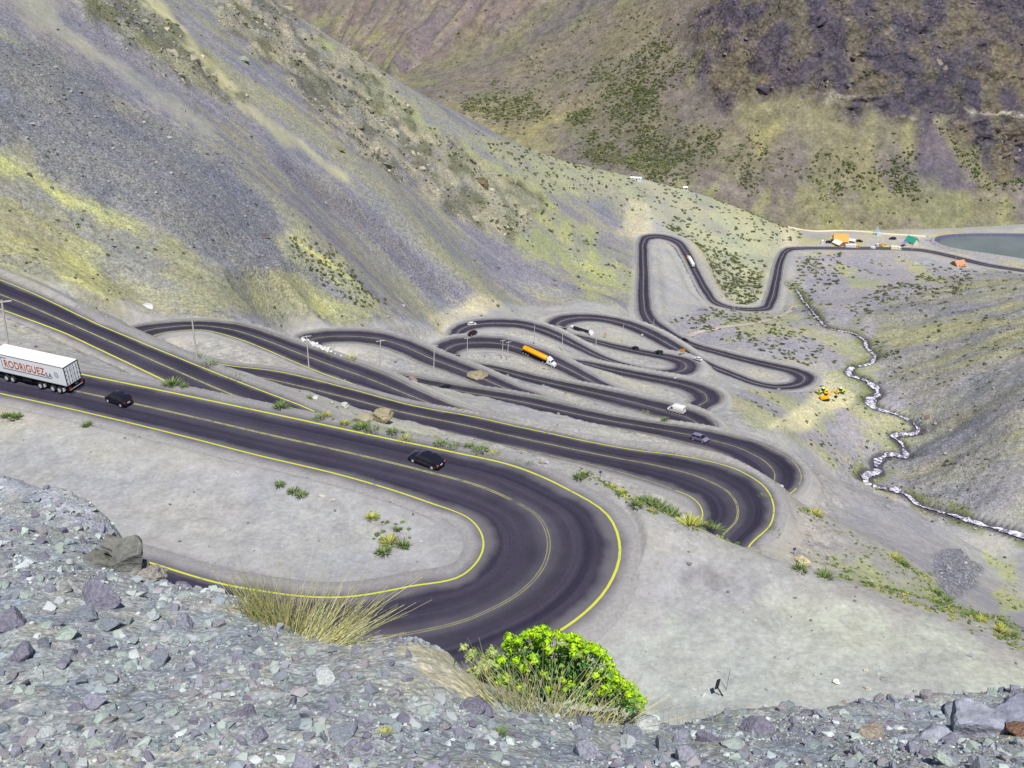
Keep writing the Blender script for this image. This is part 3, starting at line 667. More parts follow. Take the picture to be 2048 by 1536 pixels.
for p in [(0, 1030, 8.5), (150, 1085, 7.6), (-150, 1000, 9.4), (-320, 1000, 10), (0, 1100, 6.6), (0, 1250, 4.7), (0, 1400, 3.7), (0, 1536, 3.1), (300, 1250, 4.9), (300, 1400, 3.7), (300, 1536, 3.0), (150, 1150, 6.0), (600, 1400, 3.7), (600, 1536, 2.9), (900, 1450, 3.4), (900, 1536, 2.85), (1200, 1500, 3.4), (1200, 1600, 2.7), (1500, 1536, 3.2), (1500, 1480, 4.2), (2048, 1536, 3.6), (2048, 1460, 5.3), (1750, 1480, 4.6), (1750, 1440, 6.0),
          (0, 1900, 1.8), (1024, 1900, 1.55), (2048, 1900, 1.8), (2350, 1536, 3.8), (-300, 1536, 3.2), (-300, 1200, 5.6), (-300, 2400, 1.0), (1024, 2600, .9), (2350, 2400, 1.0)]: K(*p)
BANK = Land(-1.5, 1.5, 760, .9, 17, 760, BP, lam=2e-4, coarse=5)
Xb, Yb = BANK.X, BANK.Y
nb = fbm(Xb / 1.1, Yb / 1.1, 91, 5); nb2 = fbm(Xb / .22, Yb / .22, 92, 4); nb3 = ridged(Xb / .09, Yb / .09, 93, 3)
BANK.Z = BANK.Z + (nb - .5) * .30 + (nb2 - .5) * .07 + (nb3 - .5) * .022
PX, PY = sight(BANK.X, BANK.Y, BANK.Z)
Cb = np.ones(BANK.Z.shape + (3,)) * c3(148, 155, 160)
mixin(Cb, c3(160, 161, 156), sstep(.5, .66, nb) * .5); mixin(Cb, c3(142, 146, 158), sstep(.5, .34, nb) * .4)
mixin(Cb, c3(164, 160, 146), sstep(.55, .66, nb2) * .35)
sandy = M_([(780, 1290), (900, 1300), (980, 1380), (950, 1400), (850, 1350)], 8, 94, 3); mixin(Cb, c3(186, 178, 152), sandy * .8)
mixin(Cb, c3(160, 163, 174), M_([(-60, 940), (100, 970), (200, 1030), (270, 1090), (190, 1060), (60, 1000)], 8, 95, 3) * .8)
m_bank = land_material("bank_gravel", 40, 11, 2.5, .02, 30, 1.1, 1.0)
land_object("ground", BANK, m_bank, Cb * 1.2, {"rocky": np.clip(.55 + 0 * Xb - sandy * .4, 0, 1)})

# ------------------------------------------------------------------ road surface and paint
def strip_mesh(L, R, lift, nacross, mat, s0=-1.0, s1=1.0, extra=None):
    s = np.linspace(0, 1, nacross)
    V = L[:, None] * (1 - s[None, :, None]) + R[:, None] * s[None, :, None]
    V[..., 2] += lift
    dist = np.concatenate([[0], np.cumsum(np.linalg.norm(np.diff((L + R)[:, :2] / 2, axis=0), axis=1))])
    UV = np.stack([s[None] * (s1 - s0) + s0 + 0 * dist[:, None], dist[:, None] + 0 * s[None]], -1)
    return V.reshape(-1, 3), grid_faces(len(L), nacross), UV.reshape(-1, 2)
# asphalt reaches a little past the paint
nrm = (ER - EL); nrm[:, 2] = 0; nrm /= np.linalg.norm(nrm, axis=1)[:, None]
ext = .55
m_road, nt, b = new_mat("worn_asphalt")
b.inputs["Roughness"].default_value = .8; b.inputs["Specular IOR Level"].default_value = .25
uv = nt.nodes.new("ShaderNodeUVMap").outputs[0]
mp = nt.nodes.new("ShaderNodeMapping"); nt.links.new(uv, mp.inputs[0]); mp.inputs["Scale"].default_value = (5.5, .012, 1)
s1_ = noise(nt, mp.outputs[0], 1.0, 5, .6)
mp2 = nt.nodes.new("ShaderNodeMapping"); nt.links.new(uv, mp2.inputs[0]); mp2.inputs["Scale"].default_value = (14, .03, 1)
s2_ = noise(nt, mp2.outputs[0], 1.0, 4, .6)
sx = nt.nodes.new("ShaderNodeSeparateXYZ"); nt.links.new(uv, sx.inputs[0])
ab = nt.nodes.new("ShaderNodeMath"); ab.operation = 'ABSOLUTE'; nt.links.new(sx.outputs[0], ab.inputs[0])
nz = noise(nt, coords(nt), .25, 5)
ad = nt.nodes.new("ShaderNodeMath"); ad.operation = 'MULTIPLY_ADD'; nt.links.new(nz, ad.inputs[0]); ad.inputs[1].default_value = .35; nt.links.new(ab.outputs[0], ad.inputs[2])
edge = ramp(nt, ad.outputs[0], [(.86, (0., 0., 0.)), (1.28, (1., 1., 1.))])
for n_ in nt.nodes:
    if n_.type == 'VALTORGB' : pass
core = mixc(nt, tuple(srgb(44, 41, 58)), tuple(srgb(68, 64, 80)), ramp(nt, s1_, [(.42, 0.), (.72, 1.)]))
core = mixc(nt, core, ramp(nt, s2_, [(.3, (.9,) * 3), (.7, (1.1,) * 3)]), 1.0, 'MULTIPLY')
hf = noise(nt, coords(nt), 3.0, 5, .7)
core = mixc(nt, core, ramp(nt, hf, [(.3, (.85,) * 3), (.7, (1.15,) * 3)]), 1.0, 'MULTIPLY')
ls = node(nt, "ShaderNodeMath", operation='MULTIPLY_ADD'); nt.links.new(ad.outputs[0], ls.inputs[0]); ls.inputs[1].default_value = 2; ls.inputs[2].default_value = -1.35
la = node(nt, "ShaderNodeMath", operation='POWER'); lb_ = node(nt, "ShaderNodeMath", operation='ABSOLUTE'); nt.links.new(ls.outputs[0], lb_.inputs[0]); nt.links.new(lb_.outputs[0], la.inputs[0]); la.inputs[1].default_value = 2.2
lc_ = node(nt, "ShaderNodeMath", operation='MULTIPLY'); nt.links.new(la.outputs[0], lc_.inputs[0]); lc_.inputs[1].default_value = .42
core = mixc(nt, core, tuple(srgb(112, 108, 116)), lc_.outputs[0])
pn = noise(nt, coords(nt), .09, 4, .6)
core = mixc(nt, core, ramp(nt, pn, [(.35, (.86,) * 3), (.65, (1.14,) * 3)]), 1.0, 'MULTIPLY')
dust = ramp(nt, ad.outputs[0], [(.85, 0.), (1.0, .35)])
mps = nt.nodes.new("ShaderNodeMath"); mps.operation = 'MULTIPLY_ADD'; nt.links.new(s1_, mps.inputs[0]); mps.inputs[1].default_value = -.5
mps.inputs[2].default_value = 1.2
mm = nt.nodes.new("ShaderNodeMath"); mm.operation = 'MULTIPLY'; nt.links.new(dust, mm.inputs[0]); nt.links.new(mps.outputs[0], mm.inputs[1])
core = mixc(nt, core, tuple(srgb(140, 137, 140)), mm.outputs[0])
grav = mixc(nt, tuple(srgb(146, 144, 145)), ramp(nt, hf, [(.3, (.8,) * 3), (.7, (1.2,) * 3)]), 1.0, 'MULTIPLY')
fr = nt.nodes.new("ShaderNodeMath"); fr.operation = 'DIVIDE'; nt.links.new(ad.outputs[0], fr.inputs[0]); fr.inputs[1].default_value = 2.0
nt.links.new(mixc(nt, core, grav, ramp(nt, fr.outputs[0], [(.555, 0.), (.66, 1.)])), b.inputs["Base Color"])
bump(nt, b, hf, .25, .02)
EXL = EL - nrm * ext; EXR = ER + nrm * ext
hwx = RW + ext
def road_sheet():
    hx = RW + ext
    offs = [(-1, -2.3, -.75), (-1, -1.5, -.05), (-1, 0, 0)] + [(k, 0, 0) for k in (-.66, -.33, 0, .33, .66)] + [(1, 0, 0), (1, 1.5, -.05), (1, 2.3, -.75)]
    us = [-1.5, -1.3, -1, -.66, -.33, 0, .33, .66, 1, 1.3, 1.5]
    c_ = RC; V = np.stack([c_ + nrm * (k * hx + o)[:, None] + np.array([0, 0, dz_]) for (k, o, dz_) in offs], 1)
    dist = np.concatenate([[0], np.cumsum(np.linalg.norm(np.diff(c_[:, :2], axis=0), axis=1))])
    UV = np.stack([np.array(us)[None] + 0 * dist[:, None], dist[:, None] + 0 * np.array(us)[None]], -1)
    return V.reshape(-1, 3), grid_faces(len(c_), len(us)), UV.reshape(-1, 2)
v, f, uvs = road_sheet()
road = tag(link("road", np_mesh("road", v, f, 4, m_road, None, True, None, uvs)), kind="structure")
def paint(name, rgb, wear, seed):
    m, nt, b = new_mat(name); b.inputs["Roughness"].default_value = .7
    n = noise(nt, coords(nt), .9, 6, .7)
    nt.links.new(mixc(nt, tuple(srgb(*rgb)), tuple(srgb(118, 116, 104)), ramp(nt, n, [(wear, 0.), (wear + .16, 1.)])), b.inputs["Base Color"])
    return m
m_y = paint("yellow_road_paint", (194, 198, 66), .57, 1); m_y2 = paint("worn_yellow_road_paint", (164, 164, 98), .48, 2); m_faint = paint("faint_road_paint", (134, 134, 92), .46, 4); m_pale = paint("pale_road_paint", (170, 172, 150), .46, 3)
def line(name, pos, w, i0, i1, mat, dash=None, parent=None):
    """pos: fraction across (0 left paint, 1 right paint)"""
    c = EL[i0:i1] * (1 - pos) + ER[i0:i1] * pos
    n = nrm[i0:i1]
    v, f, _ = strip_mesh(c - n * w / 2, c + n * w / 2, .012 if True else 0, 2, mat)
    if dash:
        keep = np.array([(k % (dash[0] + dash[1])) < dash[0] for k in range(len(c) - 1)]); f = f[keep]
    o = link(name, np_mesh(name, v, f, 4, mat), road); return o
def st_index(k): return int(sum(_n[:k]))
iA = next(i for i, p in enumerate(ROAD) if abs(p[0][2] + 134.0) < 1e-6); iB = next(i for i, p in enumerate(ROAD) if abs(p[0][2] + 170.0) < 1e-6); iC = next(i for i, p in enumerate(ROAD) if abs(p[0][2] + 200.2) < 1e-6)
sA, sB, sC = st_index(iA), st_index(iB) + 30, st_index(iC) + 20
N = len(RC)
line("edge_line", 0, .19, 0, st_index(43), m_y); line("edge_line", 0, .15, st_index(43), sB, m_y2); line("edge_line", 1, .24, 0, sA, m_y); line("edge_line", 1, .18, sA, sC, m_y2)
line("edge_line", 0, .15, sB, N, m_pale); line("edge_line", 1, .15, sC, N, m_pale)
i1_, i2_, i3_ = st_index(5), st_index(12), st_index(18)
for a_, b_, mm_ in ((0, i1_, m_y2), (i1_, i2_, m_faint), (i2_, sA, m_y2)):
    line("centre_line", .49, .10, a_, b_, mm_); line("centre_line", .51, .10, a_, b_, mm_)
line("centre_line", .5, .16, sA, sC, m_y2); line("centre_line", .5, .18, sC, N, m_pale)
# ------------------------------------------------------------------ stones
def ghit(x, y):
    for k in range(80):
        p = LAND.hit(x, y + 1.5 * k)
        if p is not None: return p
    return Vector(at(x, y, Y=400))
def rim(x, y):
    for k in range(60):
        p = BANK.hit(x, y + 2 * k)
        if p is not None and p.y < 12.5: return p
    return Vector(at(x, y, Y=5))
def hull(seed, n=13, flat=.7):
    r = random.Random(seed); bm = bmesh.new()
    sx, sy, sz = r.uniform(.8, 1.2), r.uniform(.6, 1.0), r.uniform(.45, .8) * flat / .7
    for _ in range(n):
        d = Vector((r.gauss(0, 1), r.gauss(0, 1), r.gauss(0, 1))).normalized() * r.uniform(.82, 1.0)
        bm.verts.new((d.x * sx * .5, d.y * sy * .5, d.z * sz * .5))
    g = bmesh.ops.convex_hull(bm, input=bm.verts)
    bmesh.ops.delete(bm, geom=[e for e in g["geom_interior"] if isinstance(e, bmesh.types.BMVert)], context='VERTS')
    bmesh.ops.triangulate(bm, faces=bm.faces[:]); bmesh.ops.recalc_face_normals(bm, faces=bm.faces[:])
    bm.verts.index_update()
    v = np.array([tuple(x.co) for x in bm.verts]); f = np.array([[x.index for x in fc.verts] for fc in bm.faces]); bm.free()
    return v, f
HULLS = [hull(i, 12) for i in range(14)]
def rough_rock(seed, sub=3, amp=.32, n=16, flat=.8, hr=(.27, .44)):
    """a worn boulder: cut planes through a dense ball, then weathered"""
    r = random.Random(seed); bm = bmesh.new(); bmesh.ops.create_icosphere(bm, subdivisions=sub, radius=.5)
    planes = [(Vector((r.gauss(0, 1), r.gauss(0, 1), r.gauss(0, .8))).normalized(), r.uniform(*hr)) for _ in range(n)]
    for v in bm.verts:
        for d, h in planes:
            k = v.co.dot(d)
            if k > h: v.co -= d * (k - h) * .93
    from mathutils import noise as mn
    o = Vector((seed * 3.1, seed * 1.7, 0))
    for v in bm.verts:
        v.co += v.co.normalized() * (mn.fractal(v.co * 4 + o, .8, 2.0, 5) * amp * .16)
        v.co.z *= flat
    me = bpy.data.meshes.new("rock"); bm.to_mesh(me); bm.free(); return me
def merge_instances(protos, pos, size, colr, seed, squash=1.0, sink=.15, orient_up=False):
    g = np.random.default_rng(seed); V = []; Fc = []; CL = []; off = 0
    pick = g.integers(0, len(protos), len(pos))
    for k, (pv, pf) in enumerate(protos):
        ii = np.nonzero(pick == k)[0]
        if len(ii) == 0: continue
        a = g.uniform(0, 2 * np.pi, len(ii)); tx = g.normal(0, .0 if orient_up else .45, len(ii)); ca, sa = np.cos(a), np.sin(a); ct, st_ = np.cos(tx), np.sin(tx)
        x, y, z = pv[:, 0][None], pv[:, 1][None], pv[:, 2][None] * squash
        y2 = y * ct[:, None] - z * st_[:, None]; z2 = y * st_[:, None] + z * ct[:, None]
        P = np.stack([x * ca[:, None] - y2 * sa[:, None], x * sa[:, None] + y2 * ca[:, None], z2 + 0 * x], -1) * size[ii][:, None, None]
        P += pos[ii][:, None]; P[..., 2] += (size[ii] * (.25 - sink))[:, None]
        n = len(pv)
        Fc.append((pf[None] + (np.arange(len(ii)) * n)[:, None, None]).reshape(-1, pf.shape[1]) + off); off += n * len(ii)
        V.append(P.reshape(-1, 3)); CL.append(np.repeat(colr[ii], n, 0))
    return np.concatenate(V), np.concatenate(Fc), np.concatenate(CL)
def pick_land(L, dens, n, seed):
    g = np.random.default_rng(seed); p = np.clip(dens, 0, None).ravel(); cum = np.cumsum(p); cum /= cum[-1]
    k = np.searchsorted(cum, g.random(n)); j, i = np.unravel_index(np.minimum(k, p.size - 1), dens.shape)
    u = L.fu[np.clip(i, 0, len(L.fu) - 2)] + g.random(n) * (L.fu[1] - L.fu[0]); v = L.fv[np.clip(j, 0, len(L.fv) - 2)] + g.random(n) * (L.fv[1] - L.fv[0])
    Y = np.exp(v); X = u * Y
    return np.stack([X, Y, L.z(X, Y)], -1)
SC = np.array([srgb(144, 145, 160), srgb(148, 160, 164), srgb(164, 176, 170), srgb(132, 138, 148), srgb(150, 147, 152), srgb(126, 124, 140), srgb(182, 188, 190), srgb(158, 148, 134)])
m_stone = attr_mat("stone", .9, .22, 9, .15, bmp=.6, bdist=.01)
m_scree = attr_mat("scree_stone", .95, .2, 1.2, .08)
# gravel over the bank
PXb, PYb = sight(BANK.X, BANK.Y, BANK.Z)
inb = ((PXb > -500) & (PXb < 2550) & (PYb > 900)) * (1.0 - .85 * blur(sandy, 2)) * (.35 + 1.3 * sstep(.4, .6, fbm(Xb / .5, Yb / .5, 101, 3)))
n = 90000
pos = pick_land(BANK, inb, n, 5)
sz = np.minimum(.011 * (rng.pareto(2.05, n) + 1), .10) * (pos[:, 1] / 4) ** .45
cl = SC[rng.integers(0, 7, n)] * rng.uniform(.75, 1.2, (n, 1)) * 1.05
v, f, c_ = merge_instances(HULLS, pos, sz, cl, 3)
tag(link("gravel", np_mesh("gravel", v, f, 3, m_stone, c_, False)), "loose blue grey gravel and chips covering the near bank", "gravel", kind="stuff")
# countable stones on the bank
STONE_SPEC = [(200, 1192, 78, 5, "large lavender block on the gravel near the left edge, dark cleft on its right"), (28, 1242, 62, 5, "lavender stone at the left edge below the slab, dark shadow on its right"), (172, 1230, 52, 3, "squat blue grey stone directly below the largest lavender block"), (135, 1262, 60, 2, "pale greenish flat stone left of centre of the left bank"), (218, 1245, 48, 3, "dark wedge stone beside the squat blue grey stone"), (372, 1238, 48, 0, "smooth lavender stone high on the left bank under the dry tussock"),
  (60, 1380, 30, 2, "pale green oval pebble near the left edge"), (190, 1400, 46, 0, "round grey violet stone with a rough face low on the left bank"), (100, 1460, 36, 6, "whitish green stone low at the left"), (188, 1482, 38, 2, "pale mint stone near the lower left corner"), (400, 1320, 42, 0, "grey violet boulder below the dry tussock"), (490, 1420, 44, 5, "purple stone under the middle of the left bank"), (650, 1345, 58, 6, "long pale blue slab of stone below the tussock tip"),
  (520, 1465, 46, 0, "violet stone near the bottom edge left of centre"), (600, 1445, 42, 3, "blue grey flat stone near the bottom edge"), (690, 1460, 52, 3, "flat slate stone near the bottom, under the tussock tip"), (600, 1530, 56, 0, "half cut grey violet block at the bottom edge"), (725, 1440, 34, 0, "blue violet hexagonal stone left of the yellow bush"), (845, 1420, 40, 2, "grey green leaning stone left of the yellow bush"), (880, 1400, 34, 6, "white flat stone left of the yellow bush"), (940, 1408, 54, 5, "large violet stone touching the yellow bush on its left"), (845, 1450, 34, 3, "slate stone below the grey green leaning stone"),
  (975, 1422, 36, 5, "long violet stone just under the yellow bush"), (1170, 1442, 42, 0, "violet ledge stone right under the dry stems of the bush"), (1045, 1430, 16, 5, "small dark violet stone below the middle of the bush"), (1265, 1425, 26, 3, "grey violet stone at the right foot of the bush"), (1300, 1440, 58, 6, "long pale slab at the right foot of the bush"), (1175, 1500, 74, 0, "broad violet block with a deep shadow on its left, lower centre"), (1160, 1462, 40, 3, "blue grey block above the broad violet block"), (1265, 1465, 54, 3, "green grey block below the long pale slab"), (1255, 1485, 30, 6, "pale blue stone wedged between two blocks"),
  (1322, 1488, 40, 3, "dark slate stone left of the pale lichened stone"), (1375, 1508, 62, 0, "tilted violet slab at the lower centre right"), (1360, 1475, 34, 0, "purple stone crowded under the two dark blocks"), (1420, 1475, 44, 5, "dark violet stone left of the pale lichened stone"), (1467, 1480, 46, 2, "pale lichened stone with a black shadow on its left"), (1520, 1452, 60, 5, "tall dark violet boulder with a black cleft, right of the pale stone"), (1587, 1455, 36, 3, "blue grey stone right of the tall dark boulder"), (1745, 1463, 74, 7, "long flat brown stone on the right bank"), (1720, 1500, 34, 0, "upright lavender stone below the long brown stone"), (1550, 1525, 30, 5, "purple stone at the bottom edge right of centre"),
  (1820, 1497, 30, 0, "lavender stone near the bottom right"), (1900, 1520, 44, 2, "pale green block in the lower right"), (1960, 1528, 52, 3, "blue grey block at the bottom right"), (1862, 1478, 22, 6, "white stone at the left foot of the big right outcrop"), (1785, 1445, 20, 5, "dark red shaded stone left of the big right outcrop"), (1690, 1402, 14, 7, "small brown stone on the rim of the right bank")]
random.seed(11)
TONE = ["lavender grey", "blue grey", "pale green grey", "slate grey", "dusty mauve", "dark violet", "whitish", "tan"]
m_tone = [plain("stone_%s" % TONE[i].replace(" ", "_"), tuple(SC[i]), .88, 0, .3, 14, spec=.15, bmp=.5) for i in range(8)]
smesh = {}
for t in range(8):
    for k in range(4):
        me = rough_rock(t * 10 + k, 3, .22, 11, .72, (.16, .33)); me.name = "stone"; me.materials.append(m_tone[t])
        for p in me.polygons: p.use_smooth = False
        smesh[(t, k)] = me
def put_stone(p, size, t, label, group=None, cat="stone"):
    o = link("stone", smesh[(t, random.randrange(4))])
    o.location = (p[0], p[1], p[2] + size * .12); o.rotation_euler = (random.uniform(-.3, .3), random.uniform(-.3, .3), random.uniform(0, 6.28))
    size *= 1.15
    o.scale = (size * random.uniform(.9, 1.15), size * random.uniform(.75, 1.05), size * random.uniform(.75, 1.15))
    return tag(o, label, cat, group)
used = []
for (x, y, wpx, t, lb) in STONE_SPEC:
    p = rim(x, y + wpx * .2)
    put_stone(p, wpx * p.length / F * 1.1, t, lb); used.append((x, y, wpx))
cnt = 0; tries = 0
while cnt < 290 and tries < 6000:
    tries += 1
    x = random.uniform(-20, 2070); y = random.uniform(1000, 1560)
    p = BANK.hit(x, y)
    if p is None or p.y > 12: continue
    if 820 < x < 990 and 1290 < y < 1400: continue
    wpx = min(14 + random.paretovariate(2.2) * 7, 46) * (1.0 if y > 1150 else .7)
    if any((x - a) ** 2 + (y - b_) ** 2 < ((wpx + w_) * .55) ** 2 for a, b_, w_ in used): continue
    used.append((x, y, wpx)); cnt += 1
    t = random.choice([0, 0, 1, 1, 2, 3, 3, 4, 5, 6])
    put_stone(p, wpx * p.length / F * 1.15, t, "loose angular %s stone among the gravel of the near bank" % TONE[t], "%s stones strewn on the near bank" % TONE[t])
# bigger outcrops and boulders, each its own rock
def boulder(px, py, wpx, hpx, rgb, label, seed, L=None, name="boulder", cat="boulder", sx=1.0, sub=4, amp=.7, z=None, dn=.1, rz=None):
    p = (rim(px, py + hpx * .3) if L is BANK else ghit(px, py + hpx * .3)) if z is None else Vector(at(px, py, z=z))
    me = rough_rock(seed, sub, amp * .55, 15, 1.0, (.20, .40)); me.materials.append(plain("rock_%d" % seed, srgb(*rgb), .92, 0, .32, 2.2 / max(.1, wpx * p.length / F), spec=.1, bmp=.8))
    me.name = name
    o = link(name, me); s = p.length / F
    o.scale = (wpx * s * 1.12, max(wpx, hpx) * s * .9 * sx, hpx * s * 1.25); o.location = p + Vector((0, wpx * s * .25, hpx * s * dn))
    o.rotation_euler = (0, 0, (seed * 1.3) % 6.28 * 0 + (rz or 0))
    return tag(o, label, cat)
def block(r, sub=4):
    from mathutils import noise as mn
    bm = bmesh.new(); bmesh.ops.create_icosphere(bm, subdivisions=sub, radius=.62)
    pl = []
    for ax in ((1, 0, 0), (-1, 0, 0), (0, 1, 0), (0, -1, 0), (0, 0, 1), (0, 0, -1)):
        pl.append(((Vector(ax) + Vector((r.gauss(0, .16), r.gauss(0, .16), r.gauss(0, .16)))).normalized(), r.uniform(.30, .42)))
    for _ in range(5): pl.append((Vector((r.gauss(0, 1), r.gauss(0, 1), r.gauss(0, 1))).normalized(), r.uniform(.40, .50)))
    o = Vector((r.uniform(0, 50), r.uniform(0, 50), 0))
    for v in bm.verts:
        for q, h in pl:
            k = v.co.dot(q)
            if k > h: v.co -= q * (k - h) * .97
        v.co += v.co.normalized() * (mn.fractal(v.co * 5 + o, .9, 2.1, 5) * .035 + max(0, mn.noise(v.co * 3.2 + o)) * -.05)
    vs = [v.co.copy() for v in bm.verts]; bm.verts.index_update(); fs = [[x.index for x in f.verts] for f in bm.faces]; bm.free(); return vs, fs
def outcrop(px, py, wpx, hpx, tones, label, seed, blocks, L=BANK):
    """one broken ledge of jointed blocks; blocks: (across, back, up, width, depth, height, tilt)"""
    p = rim(px, py + hpx * .3); s = p.length / F; r = random.Random(seed); V = []; Fc = []; CL = []
    for (bx, by, bz, bw, bd_, bh, tl) in blocks:
        hv, hf = block(r)
        M = Matrix.Translation(Vector((bx * wpx * s, by * wpx * s, bz * hpx * s))) @ Matrix.Rotation(tl, 4, 'Y') @ Matrix.Rotation(r.uniform(-.3, .3), 4, 'Z') @ Matrix.Diagonal((bw * wpx * s, bd_ * wpx * s, bh * hpx * s, 1))
        o_ = len(V); V += [tuple(M @ x) for x in hv]; Fc += [tuple(a + o_ for a in f_) for f_ in hf]
        CL += [tones[r.randrange(len(tones))]] * len(hv)
    me = np_mesh("rock_outcrop", V, Fc, 3, m_outc, np.array(CL), False)
    o = link("rock_outcrop", me); o.location = p
    return tag(o, label, "outcrop")
m_outc = attr_mat("fractured_rock", .92, .42, 9, .12, bmp=1.0, bdist=.06)
outcrop(238, 1112, 110, 92, [srgb(122, 122, 118), srgb(110, 111, 106)], "blocky olive brown rock outcrop jutting over the road on the left bank", 301,
        [(.16, .1, .12, .55, .6, .95, .1), (-.2, .05, -.02, .5, .55, .75, .25), (.30, .0, -.2, .35, .5, .7, -.1), (-.45, .1, .05, .5, .5, .5, .5), (0, .25, .3, .7, .5, .4, .45)])
outcrop(1960, 1450, 180, 74, [srgb(142, 146, 162), srgb(130, 136, 152), srgb(150, 154, 168)], "massive fissured blue grey outcrop at the right edge of the near bank", 302,
        [(0, .1, .1, .62, .5, 1.0, -.15), (-.38, .0, -.18, .5, .4, .7, -.35), (.35, .12, .2, .55, .5, .95, .1), (-.12, -.12, -.3, .4, .35, .6, -.1), (.62, .1, .1, .5, .5, .9, .2), (.2, -.15, -.35, .35, .3, .6, .3), (-.62, .02, -.4, .35, .3, .4, -.4)])
boulder(300, 1152, 60, 34, (150, 146, 140), "low crumbly grey rock below the olive brown outcrop", 303, BANK, amp=1.0)
boulder(2045, 1462, 50, 36, (142, 112, 98), "reddish brown rock at the right edge beside the massive outcrop", 304, BANK)
boulder(765, 836, 46, 40, (156, 148, 122), "tall tan boulder with a dark hollow beside the nearest long straight", 305, amp=1.0)
boulder(722, 842, 44, 22, (160, 154, 130), "low tan rock leaning against the tall tan boulder", 306)
boulder(952, 752, 48, 26, (146, 138, 118), "pyramid shaped tan boulder between two lower legs of road", 307, amp=1.0)
boulder(826, 758, 20, 11, (140, 128, 118), "small reddish grey boulder above the straight with the black car", 308)
boulder(630, 795, 20, 9, (184, 184, 178), "flat pale boulder in the rubble strip left of the tan boulder", 309)
boulder(687, 812, 22, 12, (178, 180, 172), "round pale grey boulder just left of the tall tan boulder", 310)
boulder(664, 806, 12, 8, (176, 176, 168), "smallest pale boulder in the rubble strip", 311)
boulder(1093, 925, 20, 10, (170, 174, 188), "bluish white boulder on the verge above the large hairpin", 312)
boulder(1607, 1122, 30, 20, (196, 188, 152), "cream boulder with a dark hole alone on the terrace edge", 313, amp=1.0)
boulder(968, 366, 26, 30, (122, 112, 92), "brown upright boulder perched on the grassy ridge", 314, dn=.25)
boulder(528, 472, 26, 16, (112, 104, 108), "dark boulder at the foot of the scree by the yellow patch", 315)
boulder(57, 348, 12, 9, (90, 90, 84), "dark boulder lying in the pale yellow streak at far left", 316)
boulder(676, 297, 22, 14, (138, 136, 112), "grey green boulder on the edge of the long scree chute", 317)
boulder(1942, 1312, 14, 8, (150, 158, 160), "grey stone alone on the pale terrace at right", 318)
boulder(1675, 1366, 20, 10, (206, 204, 196), "white wedge stone on the pale terrace", 319)
boulder(1732, 1342, 12, 8, (196, 190, 174), "upper cream stone of the small rubble cluster on the terrace", 320)
boulder(1735, 1378, 14, 8, (200, 192, 172), "lower cream stone of the small rubble cluster on the terrace", 321)
boulder(1408, 1391, 15, 8, (206, 204, 200), "white stone left of the small dark sign", 322)
boulder(1387, 1380, 12, 6, (190, 188, 184), "grey stone nearest the upper left of the dark sign's rubble", 323)
boulder(296, 614, 28, 7, (206, 204, 206), "white flat rock on the gravel pad above the second bend", 324)
boulder(484, 118, 34, 14, (150, 158, 142), "pale green rock high on the grey chute of the left mountain", 325)
boulder(1855, 835, 14, 12, (128, 118, 100), "brown boulder on the bank beside the creek's right bend", 326)
boulder(475, 945, 10, 5, (184, 178, 168), "left pale stone on the infield of the large hairpin", 327)
boulder(640, 992, 18, 8, (190, 184, 172), "pale stones heap on the infield beside the green tufts", 328)
boulder(665, 1000, 14, 7, (186, 180, 168), "rightmost pale stone beside the green tufts on the infield", 329)
# scree as stuff on the mountain sides
PXF, PYF = sight(FAR.X, FAR.Y, FAR.Z)
PX, PY = sight(LAND.X, LAND.Y, LAND.Z)
vis = ((PX > -250) & (PX < 2300) & (PY > -150))
dens = vis * near_road * (scree * 5.0 + scree2 * 2.2 + bandB * 1.2 + bandA * .8 + mount * .5 + rslope * 1.0 + valley * .35 + bat * 2.2 + np.clip(rockpile, 0, 1) * 14 + (DC < 5) * (DC > .2) * (LAND.Y > 250) * 8 + .03)
n = 46000
pos = pick_land(LAND, dens, n, 15)
sz = np.minimum(.16 * (rng.pareto(2.3, n) + 1), 1.6) * np.clip(pos[:, 1] / 260, .45, 1.6)
tone = np.array([srgb(126, 128, 140), srgb(112, 112, 122), srgb(148, 148, 152), srgb(134, 126, 124), srgb(166, 166, 166)])
cl = tone[rng.integers(0, 5, n)] * rng.uniform(.7, 1.25, (n, 1)) * .95
v, f, c_ = merge_instances(HULLS, pos, sz, cl, 4)
tag(link("scree", np_mesh("scree", v, f, 3, m_scree, c_, False)), "loose grey scree stones lying over the mountainsides and cuttings", "scree", kind="stuff")
# crags: fractured rock standing out of the cliffs and of the rocky ribs
CR_T = np.array([srgb(112, 104, 114), srgb(96, 90, 102), srgb(126, 118, 116), srgb(134, 126, 110)])
densc = ((PXF > -100) & (PXF < 2200) & (PYF > -100)) * (cliff * (.25 + 2.2 * sstep(.46, .6, fbm(Xf / 30, FAR.Z / 16, 151, 3))))
n = 700; pos = pick_land(FAR, densc.astype(float), n, 152); sz = np.minimum(5.5 * (rng.pareto(2.4, n) + 1), 22)
v, f, c_ = merge_instances(HULLS, pos, sz, CR_T[rng.integers(0, 4, n)] * rng.uniform(.8, 1.15, (n, 1)) * .95, 153, .9, .62)
m_crag = attr_mat("crag_rock", .95, .3, .35, .08, bmp=1, bdist=.8)
tag(link("crags", np_mesh("crags", v, f, 3, m_crag, c_, False)), "fractured brown violet crags breaking out of the cliffs across the valley", "crags", kind="stuff")
densc = (bandB * sstep(.44, .58, fbm(X_ / 14, Y_ / 20, 154, 3)) + bandA * .5 * sstep(.44, .58, fbm(X_ / 14, Y_ / 20, 155, 3)) + ridge_y * .04) * near_road
